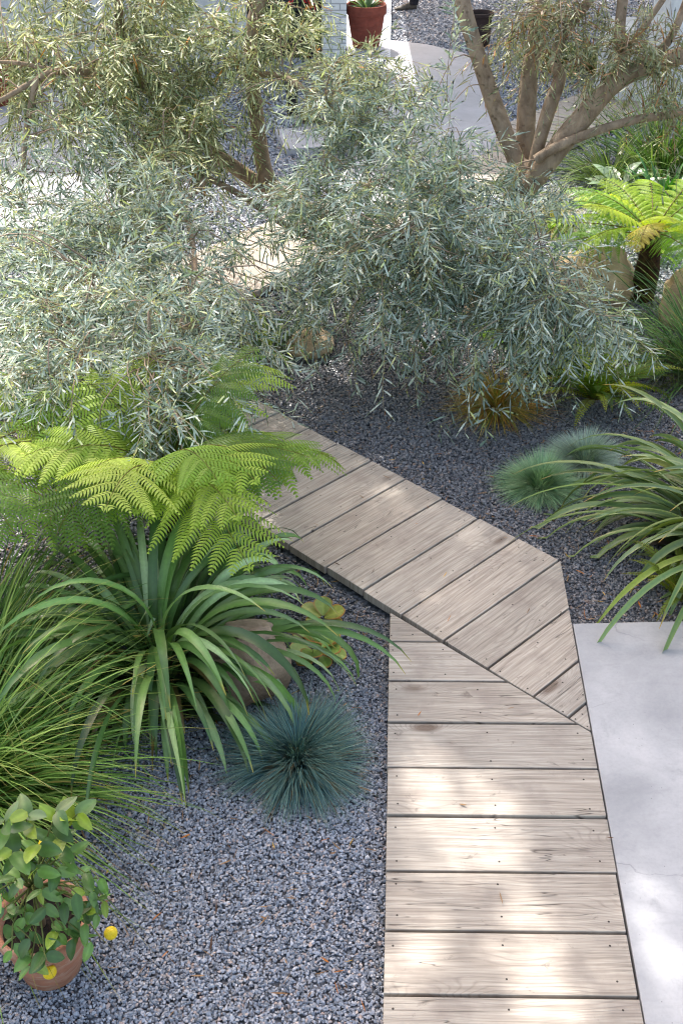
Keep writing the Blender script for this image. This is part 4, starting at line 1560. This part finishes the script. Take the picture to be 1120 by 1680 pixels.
# ------------------------------------------------------------------ trees
LSIL = [(4, (0.42, 0.50, 0.45)), (4, (0.22, 0.30, 0.25)), (2.5, (0.62, 0.70, 0.62)), (1.0, (0.54, 0.62, 0.30))]
LOLV = [(4, (0.42, 0.46, 0.25)), (3, (0.20, 0.26, 0.13)), (2, (0.60, 0.63, 0.42)), (0.6, (0.25, 0.26, 0.08)), (0.08, (0.5, 0.2, 0.03))]
LDRY = [(4, (0.22, 0.25, 0.14)), (3, (0.30, 0.33, 0.20)), (1.0, (0.30, 0.15, 0.06)), (1, (0.28, 0.27, 0.12))]
PALS = {'s': LSIL, 'o': LOLV, 'd': LDRY}


def leaves(acc, P0, D, N0, L, W, pal, droop):
    """lots of narrow leaves: base P0, direction D, normal N0"""
    n = len(P0)
    S = unit(np.cross(D, N0))
    Nn = np.cross(S, D)
    g = np.array([0, 0, -1.0])
    t1, t2 = 0.33, 0.68
    pos = lambda t: P0 + D * (L * t)[:, None] + g * (droop * L * t * t)[:, None]
    a, b, c = P0, pos(t1), pos(t2)
    tip = pos(1.0)
    w1, w2 = (W * 0.5)[:, None], (W * 0.42)[:, None]
    V = np.stack([a, b - S * w1, b + S * w1, c - S * w2, c + S * w2, tip], 1).reshape(-1, 3)
    j = np.arange(n)[:, None] * 6
    w = np.array([p[0] for p in pal], float)
    ch = rng.choice(len(pal), n, p=w / w.sum())
    col = np.array([p[1] for p in pal])[ch] * (1 + 0.16 * rng.normal(size=(n, 1)))
    acc.add(V, [j + np.array([[0, 1, 2], [3, 4, 5]])[0][None], j + np.array([[3, 4, 5]]), j + np.array([[1, 3, 4, 2]])], np.repeat(np.clip(col, 0.01, 1), 6, 0))


def spray(fol, twg, p0, d0, L, nl, ll, lw, pal, droopt, twigcol, buds=0.5):
    """vectorised over m twigs"""
    m = len(p0)
    K = 6
    t = np.linspace(0, 1, K)
    g = np.array([0, 0, -1.0])
    wob = rng.normal(size=(m, 1, 3)) * 0.12
    path = lambda tt: p0[:, None] + d0[:, None] * (L[:, None] * tt[None])[..., None] + g * (droopt[:, None] * L[:, None] * tt[None] ** 2)[..., None] + wob * (L[:, None] * np.sin(tt[None] * 5.0) * 0.35)[..., None]
    pos = path(t)
    # twig: triangular tube
    T = unit(np.gradient(pos, axis=1))
    S = unit(np.cross(T, np.array([0.2, 0.3, 0.9])))
    B = np.cross(T, S)
    r = (0.0022 * (1 - 0.7 * t))[None, :, None]
    ring = np.stack([S, -0.5 * S + 0.87 * B, -0.5 * S - 0.87 * B], 2)
    V = pos[:, :, None] + ring * r[..., None]
    idx = np.arange(m * K * 3).reshape(m, K, 3)
    nx = np.roll(idx, -1, 2)
    F = np.stack([idx[:, :-1], nx[:, :-1], nx[:, 1:], idx[:, 1:]], -1).reshape(-1, 4)
    tc_ = np.array(twigcol)[None] * (0.8 + 0.4 * rng.random((m, 1)))
    twg.add(V.reshape(-1, 3), F, np.repeat(tc_, K * 3, 0))
    # leaves
    tl = (0.12 + 0.88 * (np.arange(nl) + 0.5) / nl)
    tl = np.clip(tl[None] + rng.normal(size=(m, nl)) * 0.01, 0.02, 1)
    pl = np.empty((m, nl, 3))
    for k in range(3):
        for i in range(m):
            pl[i, :, k] = np.interp(tl[i], t, pos[i, :, k])
    Tl = np.empty_like(pl)
    for k in range(3):
        for i in range(m):
            Tl[i, :, k] = np.interp(tl[i], t, T[i, :, k])
    Tl = unit(Tl)
    rnd = rng.normal(size=(m, nl, 3))
    perp = unit(rnd - Tl * np.sum(rnd * Tl, -1, keepdims=True))
    perp[..., 2] *= 0.7
    ang = 0.55 + 0.5 * rng.random((m, nl, 1))
    D = unit(Tl * (1 - ang * 0.45) + perp * ang)
    Nn = unit(np.array([0, -0.25, 1.0]) + rng.normal(size=(m, nl, 3)) * 0.45)
    Ln = ll * (0.6 + 0.55 * rng.random((m, nl))) * (1 - 0.35 * (tl > 0.93))
    Wn = lw * (0.8 + 0.4 * rng.random((m, nl)))
    f = lambda x: x.reshape(-1, 3)
    leaves(fol, f(pl), f(D), f(Nn), Ln.ravel(), Wn.ravel(), pal, 0.02 + rng.random(m * nl) * 0.24)
    if buds > 0:
        k = rng.random(m * nl) < buds
        b = f(pl)[k]
        n = len(b)
        D2 = unit(rng.normal(size=(n, 3)) + np.array([0, 0, 0.8]))
        leaves(fol, b, D2, unit(rng.normal(size=(n, 3))), np.full(n, 0.018), np.full(n, 0.008), [(3, (0.58, 0.60, 0.24)), (1, (0.70, 0.66, 0.30))], np.zeros(n))


# ground areas where the high crowns let the sun through: (u, v, radius m, keep probability)
SUNSPOTS = []


def zone(u0, v0, u1, v1, r):
    a, b = P(u0, v0)[:2], P(u1, v1)[:2]
    SUNSPOTS.append((a, b, r))


for st_ in (((690, 1262, .06), (715, 1340, .055), (745, 1425, .045)), ((822, 1275, .025), (836, 1350, .03), (846, 1430, .04), (868, 1540, .05), (885, 1690, .05)),
            ((700, 1450, .025), (722, 1600, .02)), ((925, 1565, .025), (960, 1690, .03)), ((1062, 1450, .02), (1112, 1680, .03)), ((660, 1560, .015), (690, 1650, .02)),
            ((770, 860, .02), (800, 900, .02)), ((640, 800, .02), (660, 840, .02))):
    for p_, q_ in zip(st_[:-1], st_[1:]):
        zone(p_[0], p_[1], q_[0], q_[1], (p_[2] + q_[2]) / 2 * 1.3 + 0.045)


def shadow_keep(p):
    """thinning of the high crown by where its shadow falls"""
    gpt = p - SUN * (p[:, 2] / SUN[2])[:, None]
    x, y = gpt[:, 0], gpt[:, 1]
    k = np.full(len(p), 1.0)
    fernz = (x > -2.6) & (x < -0.2) & (y > 3.6) & (y < 6)
    k = np.where(fernz, 0.28, k)
    k = np.where((y > 5.7) & (y < 7.4), np.where(x > 0, 0.45, 0.7), k)
    k = np.where((y > 7.2) & (y < 10.2), 0.10, k)
    keep = rng.random(len(p)) < k
    for a, b, r in SUNSPOTS:
        ab = b - a
        q = np.clip(((x - a[0]) * ab[0] + (y - a[1]) * ab[1]) / (ab @ ab), 0, 1)
        d = np.hypot(x - a[0] - q * ab[0], y - a[1] - q * ab[1])
        keep &= d > r * (1 + 0.12 * rng.normal(size=len(p))) + 0.035
    return keep


def tree(label, base, trunk, limbs, blobs, hang, high, mat_trunk, seedlabel=None):
    base = np.array(base, float)
    root = thing('willow_leaf_tree', base, label, 'tree', None)
    acc = Acc()
    tp, tr = tube(acc, [PY(*q[:3]) for q in trunk], [q[3] for q in trunk], 18, smoothn=40, wob=0.035)
    acc.build('trunk', mat_trunk, root)
    samples = [tp]
    for lb in limbs:
        acc = Acc()
        pts, _ = tube(acc, [PY(*q[:3]) for q in lb], [q[3] * 0.88 for q in lb], 14, smoothn=12 * len(lb), wob=0.035)
        acc.build('limb', mat_trunk, root)
        samples.append(pts)
    lim = np.concatenate(samples)
    twg = Acc()
    groups = {}
    for (u, v, Y, ru, rv, rY, nb, kind, ll, dr) in blobs:
        fol = groups.setdefault(kind, Acc())
        c = PY(u, v, Y)
        depth = Y * math.cos(PITCH) + (H - c[2]) * math.sin(PITCH)
        sx, sz = 1.3 * ru / FPX * depth, 1.3 * rv / FPX * depth
        d = np.linalg.norm(lim - c, axis=1)
        for i in range(max(2, int(round(nb * (0.82 if kind == 's' else 0.9))))):
            q = unit(rng.normal(size=3)) * rng.random() ** 0.4
            tgt = c + np.array([q[0] * sx, q[1] * rY, q[2] * sz])
            # nearest handful of limb points
            dd = np.linalg.norm(lim - tgt, axis=1) + rng.random(len(lim)) * 0.5
            src = lim[np.argmin(dd)]
            mid = (src + tgt) / 2 + rng.normal(size=3) * 0.08 + np.array([0, 0, 0.03 + 0.08 * np.linalg.norm(tgt - src)])
            tube(twg, [src, mid, tgt], [0.006, 0.0038, 0.002], 4, np.array(lin(160, 140, 122)) * rng.uniform(0.7, 1.15), smoothn=7)
            m = 7
            f = rng.uniform(0.35, 1.0, m)
            q1 = src[None] * ((1 - f) ** 2)[:, None] + mid[None] * (2 * f * (1 - f))[:, None] + tgt[None] * (f ** 2)[:, None]
            k = np.linalg.norm((q1 - c) / np.array([sx, rY, sz]), axis=1) < 1.35
            q1 = q1[k]
            if len(q1) == 0:
                continue
            m = len(q1)
            out = unit(tgt - src)
            d0 = unit(out[None] * 0.5 + rng.normal(size=(m, 3)) * np.array([1, 1, 0.5]) + np.array([0, 0, 0.05]))
            spray(fol, twg, q1, d0, rng.uniform(0.22, 0.5, m), 18, ll * 1.42, ll * 0.105, PALS[kind], rng.uniform(dr * 0.6, dr * 1.4, m), lin(168, 156, 120) if kind == 's' else lin(150, 124, 92), 0.35 if kind != 'd' else 0.1)
    # hanging sprays: start, end in picture survey coordinates at given Y
    for (u0, v0, u1, v1, Y, m, kind, ll) in hang:
        fol = groups.setdefault(kind, Acc())
        a, b = PY(u0, v0, Y), PY(u1, v1, Y)
        dd = np.linalg.norm(lim - a, axis=1)
        src = lim[np.argmin(dd)]
        tube(twg, [src, (src + a) / 2 + [0, 0, 0.05], a, (a + b) / 2 + rng.normal(size=3) * 0.015, b], [0.004, 0.0035, 0.003, 0.0025, 0.0015], 4, lin(150, 132, 110), smoothn=16)
        f = rng.random(m)
        q1 = a[None] * (1 - f)[:, None] + b[None] * f[:, None]
        d0 = unit((b - a)[None] / np.linalg.norm(b - a) + rng.normal(size=(m, 3)) * 0.5)
        spray(fol, twg, q1, d0, rng.uniform(0.12, 0.24, m), 11, ll * 1.15, ll * 0.14, PALS[kind], rng.uniform(0.1, 0.5, m), lin(168, 156, 120), 0.4)
    for kind, fol in groups.items():
        fol.build({'s': 'silver_foliage', 'o': 'olive_foliage', 'd': 'sparse_foliage'}[kind], M['leaf'], root)
    twg.build('twigs', M['twig'], root)
    # high crown, carried by limbs that go on up out of the frame
    fol = Acc()
    ends = [sm_[-1] for sm_ in samples[1:(4 if len(high) == 4 else 3)]]
    for hi_, (x, y, z, rx, ry, rz, n) in enumerate(high):
        e_ = ends[hi_ % len(ends)]
        c_ = np.array([x, y, z - 0.5])
        ac_ = Acc()
        tube(ac_, [e_ + [0, 0, -0.15], e_ * 0.6 + c_ * 0.4 + [0, 0, 0.5], c_], [0.032, 0.03, 0.012], 10, smoothn=20, wob=0.03)
        ac_.build('limb', mat_trunk, root)
        q = unit(rng.normal(size=(n, 3))) * rng.random((n, 1)) ** 0.4
        p = np.array([x, y, z]) + q * np.array([rx, ry, rz])
        # clump: pull points toward cluster centres
        cc = p[rng.integers(0, n, max(8, n // 60))]
        a_ = rng.integers(0, len(cc), n)
        p = cc[a_] + rng.normal(size=(n, 3)) * 0.28
        p = p[p[:, 2] > 3.85]
        p = p[shadow_keep(p)]
        k = len(p)
        leaves(fol, p, unit(rng.normal(size=(k, 3)) * [1, 1, 0.6] + [0, 0, -0.4]), unit(rng.normal(size=(k, 3)) * 0.7 + [0, 0, 1]), rng.uniform(0.16, 0.26, k), rng.uniform(0.035, 0.055, k), LSIL, np.full(k, 0.2))
    fol.build('upper_crown', M['leaf'], root)
    return root


# right, forked tree
tree('right tree forking into four smooth brown limbs', G(790, 520),
     [(785, 525, 7.72, .125), (796, 480, 7.72, .105), (822, 400, 7.75, .10), (850, 320, 7.82, .105), (872, 268, 7.9, .10)],
     [
         [(862, 300, 7.85, .07), (838, 245, 7.9, .068), (815, 185, 8.0, .066), (785, 95, 8.1, .064), (757, 0, 8.2, .060), (735, -110, 8.4, .055), (690, -420, 8.8, .03)],
         [(868, 290, 7.95, .075), (862, 225, 8.05, .072), (868, 120, 8.2, .066), (884, 25, 8.3, .060), (892, -60, 8.4, .05), (870, -300, 8.8, .03)],
         [(872, 285, 7.8, .055), (885, 230, 7.8, .052), (903, 170, 7.85, .052), (917, 128, 7.9, .048), (909, 98, 7.9, .042), (926, 50, 7.95, .04), (955, 15, 8.0, .036), (1010, -60, 8.1, .03)],
         [(846, 335, 7.75, .085), (885, 282, 7.7, .082), (945, 205, 7.7, .078), (1000, 142, 7.75, .07), (1050, 112, 7.8, .065), (1120, 90, 7.9, .06), (1220, 40, 8.0, .045), (1330, -100, 8.2, .03)],
         [(878, 262, 7.62, .04), (915, 240, 7.6, .038), (985, 212, 7.6, .033), (1050, 195, 7.65, .03), (1125, 180, 7.7, .027), (1200, 120, 7.8, .02)],
         [(1000, 145, 7.75, .05), (1018, 95, 7.8, .045), (1016, 40, 7.9, .04), (1030, -60, 8.0, .03)],
         [(1060, 108, 7.8, .035), (1100, 60, 7.8, .03), (1125, 0, 7.9, .025)],
         [(1018, 95, 7.8, .025), (1055, 45, 7.85, .022), (1100, -20, 7.9, .02)],
         [(830, 370, 7.7, .04), (780, 370, 7.3, .03), (720, 385, 6.9, .022), (640, 400, 6.6, .015)],
         [(825, 390, 7.7, .035), (850, 410, 7.2, .025), (880, 440, 6.7, .018), (930, 480, 6.3, .01)],
     ],
     [  # u, v, Y, ru, rv, rY, branches, palette, leaf length, droop
         (835, 335, 7.4, 55, 40, .25, 7, 's', .095, .35), (700, 220, 7.4, 70, 50, .3, 6, 's', .095, .3),
         (690, 290, 7.1, 120, 70, .45, 15, 's', .095, .35),
         (640, 400, 6.7, 120, 60, .4, 18, 's', .095, .35),
         (750, 380, 6.7, 110, 65, .4, 16, 's', .095, .4),
         (840, 440, 6.5, 95, 55, .4, 13, 's', .09, .4),
         (920, 515, 6.2, 80, 42, .3, 12, 's', .09, .45),
         (830, 525, 6.2, 90, 40, .3, 9, 's', .09, .5),
         (740, 500, 6.4, 110, 45, .35, 13, 's', .095, .5),
         (990, 510, 6.1, 45, 25, .2, 3, 's', .09, .4),
         (640, 500, 6.5, 90, 50, .35, 11, 's', .095, .5),
         (900, 0, 8.0, 130, 35, .4, 9, 'd', .08, .7),
         (1050, 40, 7.7, 80, 55, .4, 9, 'd', .08, .8), (1085, 150, 7.6, 45, 40, .3, 3, 'd', .08, .8), (960, 50, 7.7, 50, 40, .3, 3, 'd', .08, .8),
         (850, 90, 8.6, 60, 50, .3, 3, 'd', .08, 1.0),
     ],
     [(770, 560, 800, 690, 6.0, 9, 's', .09), (845, 580, 850, 640, 6.0, 6, 's', .09), (905, 560, 895, 610, 6.0, 5, 's', .085), (690, 540, 680, 610, 6.2, 4, 's', .09), (570, 530, 575, 610, 6.3, 3, 's', .09),
      (735, 170, 745, 15, 7.6, 8, 's', .09), (640, 230, 705, 130, 7.6, 5, 's', .09), (960, 0, 965, 130, 8.2, 5, 'd', .07), (1020, 0, 1030, 230, 8.0, 5, 'd', .07), (830, -20, 815, 120, 8.5, 5, 'd', .07), (1090, 40, 1095, 250, 7.8, 5, 'd', .07),
      (880, -20, 872, 70, 8.1, 3, 'd', .07), (915, -20, 925, 90, 8.0, 3, 'd', .07), (990, -10, 1000, 70, 7.9, 3, 'd', .07), (1050, -20, 1062, 90, 7.7, 4, 'd', .07), (850, 0, 845, 90, 8.2, 3, 'd', .07),
      (1105, 60, 1110, 330, 7.4, 3, 'd', .07), (1075, 60, 1060, 200, 7.6, 3, 'd', .07), (940, 20, 948, 160, 7.9, 2, 'd', .07), (1010, 40, 995, 190, 7.7, 2, 'd', .07)],
     [(-0.9, 9.3, 9.0, 1.7, 1.7, 1.0, 7000), (0.6, 9.6, 9.2, 1.6, 1.7, 1.0, 6000), (-0.7, 12.0, 9.2, 1.7, 1.6, 1.0, 6000), (1.0, 11.8, 9.0, 1.6, 1.5, 1.0, 4500)], M['bark'])

# left, leaning tree
tree('left tree with a leaning trunk behind a curtain of narrow leaves', G(612, 446),
     [(612, 450, 8.5, .12), (575, 398, 8.5, .09), (510, 352, 8.55, .085), (452, 318, 8.6, .085), (432, 300, 8.6, .08)],
     [
         [(445, 316, 8.6, .075), (432, 270, 8.6, .066), (422, 200, 8.65, .062), (412, 110, 8.7, .058), (415, 40, 8.8, .055), (432, -30, 8.9, .05), (440, -250, 9.0, .03)],
         [(440, 312, 8.6, .07), (400, 285, 8.6, .06), (340, 240, 8.6, .052), (250, 150, 8.7, .045), (205, 80, 8.8, .042), (190, -40, 8.9, .035)],
         [(575, 412, 8.2, .035), (500, 385, 8.0, .03), (450, 358, 8.0, .028), (395, 320, 8.0, .026), (338, 292, 8.0, .022), (260, 270, 7.8, .015)],
         [(410, 122, 8.68, .024), (465, 126, 8.4, .024), (510, 156, 8.2, .023), (560, 200, 8.0, .02), (612, 246, 7.8, .014)],
         [(250, 150, 8.7, .03), (150, 120, 8.3, .028), (70, 125, 7.9, .025), (48, 190, 7.8, .022), (38, 280, 7.6, .018), (33, 350, 7.3, .014)],
         [(70, 125, 7.9, .022), (0, 165, 7.8, .018), (-60, 190, 7.8, .015)],
         [(110, 122, 8.1, .02), (40, 105, 8.0, .016), (-30, 100, 8.0, .012)],
         [(340, 290, 8.0, .03), (260, 380, 7.0, .028), (180, 440, 6.3, .018), (130, 520, 5.7, .010), (140, 600, 5.2, .005)],
         [(300, 330, 7.4, .025), (320, 430, 6.5, .016), (300, 520, 5.8, .009), (250, 600, 5.2, .005)],
         [(520, 380, 8.0, .022), (560, 350, 7.4, .018), (600, 320, 7.1, .012)],
     ],
     [
         (120, -20, 8.8, 150, 40, .5, 9, 'o', .1, .7), (330, -10, 8.9, 130, 40, .5, 9, 'o', .1, .7), (490, 10, 8.9, 50, 40, .4, 4, 'o', .1, .7),
         (60, 150, 8.0, 90, 50, .4, 8, 'o', .1, .7), (170, 230, 7.9, 90, 60, .4, 9, 'o', .1, .7), (90, 240, 7.5, 90, 40, .4, 7, 's', .1, .6), (350, 215, 8.3, 30, 40, .3, 2, 'o', .1, .8),
         (240, 330, 7.2, 90, 40, .3, 7, 's', .1, .5), (90, 620, 4.95, 90, 35, .2, 7, 's', .08, .4), (300, 670, 4.75, 70, 30, .2, 6, 's', .08, .4),
         (90, 40, 8.6, 150, 60, .5, 13, 'o', .1, .7), (270, 50, 8.7, 130, 70, .5, 15, 'o', .1, .8), (340, 80, 8.6, 50, 70, .4, 5, 'o', .1, .8), (200, 150, 8.3, 130, 70, .5, 13, 'o', .1, .8),
         (310, 180, 8.3, 80, 70, .4, 10, 'o', .1, .8), (130, 90, 8.3, 120, 60, .4, 9, 'o', .1, .7), (490, 55, 8.6, 60, 50, .3, 5, 'o', .09, .7), (260, 260, 8.0, 90, 50, .4, 8, 'o', .1, .7),
         (600, 140, 8.0, 95, 45, .4, 10, 'o', .09, .45), (640, 190, 7.7, 90, 60, .4, 12, 's', .09, .4), (570, 230, 7.6, 60, 60, .3, 7, 's', .09, .4),
         (560, 320, 7.2, 90, 60, .4, 13, 's', .095, .4), (480, 330, 7.2, 50, 40, .3, 4, 's', .095, .4), (430, 410, 6.9, 100, 35, .4, 5, 's', .095, .4), (560, 420, 6.8, 70, 50, .4, 8, 's', .095, .4),
         (510, 500, 6.5, 90, 40, .4, 5, 's', .095, .5),
         (60, 320, 7.0, 120, 60, .5, 12, 's', .095, .4), (200, 350, 6.9, 110, 60, .5, 13, 's', .095, .4), (60, 430, 6.3, 120, 60, .4, 14, 's', .095, .4), (180, 460, 6.1, 120, 60, .4, 15, 's', .095, .4),
         (280, 420, 6.4, 70, 50, .4, 7, 's', .095, .4), (330, 520, 5.9, 90, 50, .4, 11, 's', .09, .4), (70, 540, 5.5, 120, 55, .3, 13, 's', .085, .4), (200, 560, 5.3, 110, 55, .3, 14, 's', .085, .4),
         (310, 600, 5.3, 90, 40, .3, 8, 's', .085, .4), (170, 640, 4.95, 120, 40, .25, 10, 's', .08, .4), (250, 700, 4.7, 70, 40, .2, 6, 's', .08, .4), (340, 650, 4.9, 50, 35, .2, 4, 's', .08, .4),
         (30, 620, 5.1, 60, 35, .2, 3, 's', .08, .4), (420, 560, 6.0, 40, 30, .2, 3, 's', .09, .4),
     ],
     [(245, 690, 255, 785, 4.6, 7, 's', .075), (120, 640, 110, 720, 4.7, 5, 's', .075), (350, 640, 360, 700, 4.9, 4, 's', .075), (300, 740, 290, 790, 4.6, 4, 's', .07), (170, 660, 150, 730, 4.7, 3, 's', .075)],
     [(-3.8, 9.2, 8.9, 1.6, 1.7, 1.0, 6000), (-2.3, 9.4, 9.2, 1.6, 1.7, 1.0, 7000), (-2.4, 12.0, 9.2, 1.7, 1.6, 1.0, 5000)], M['bark'])
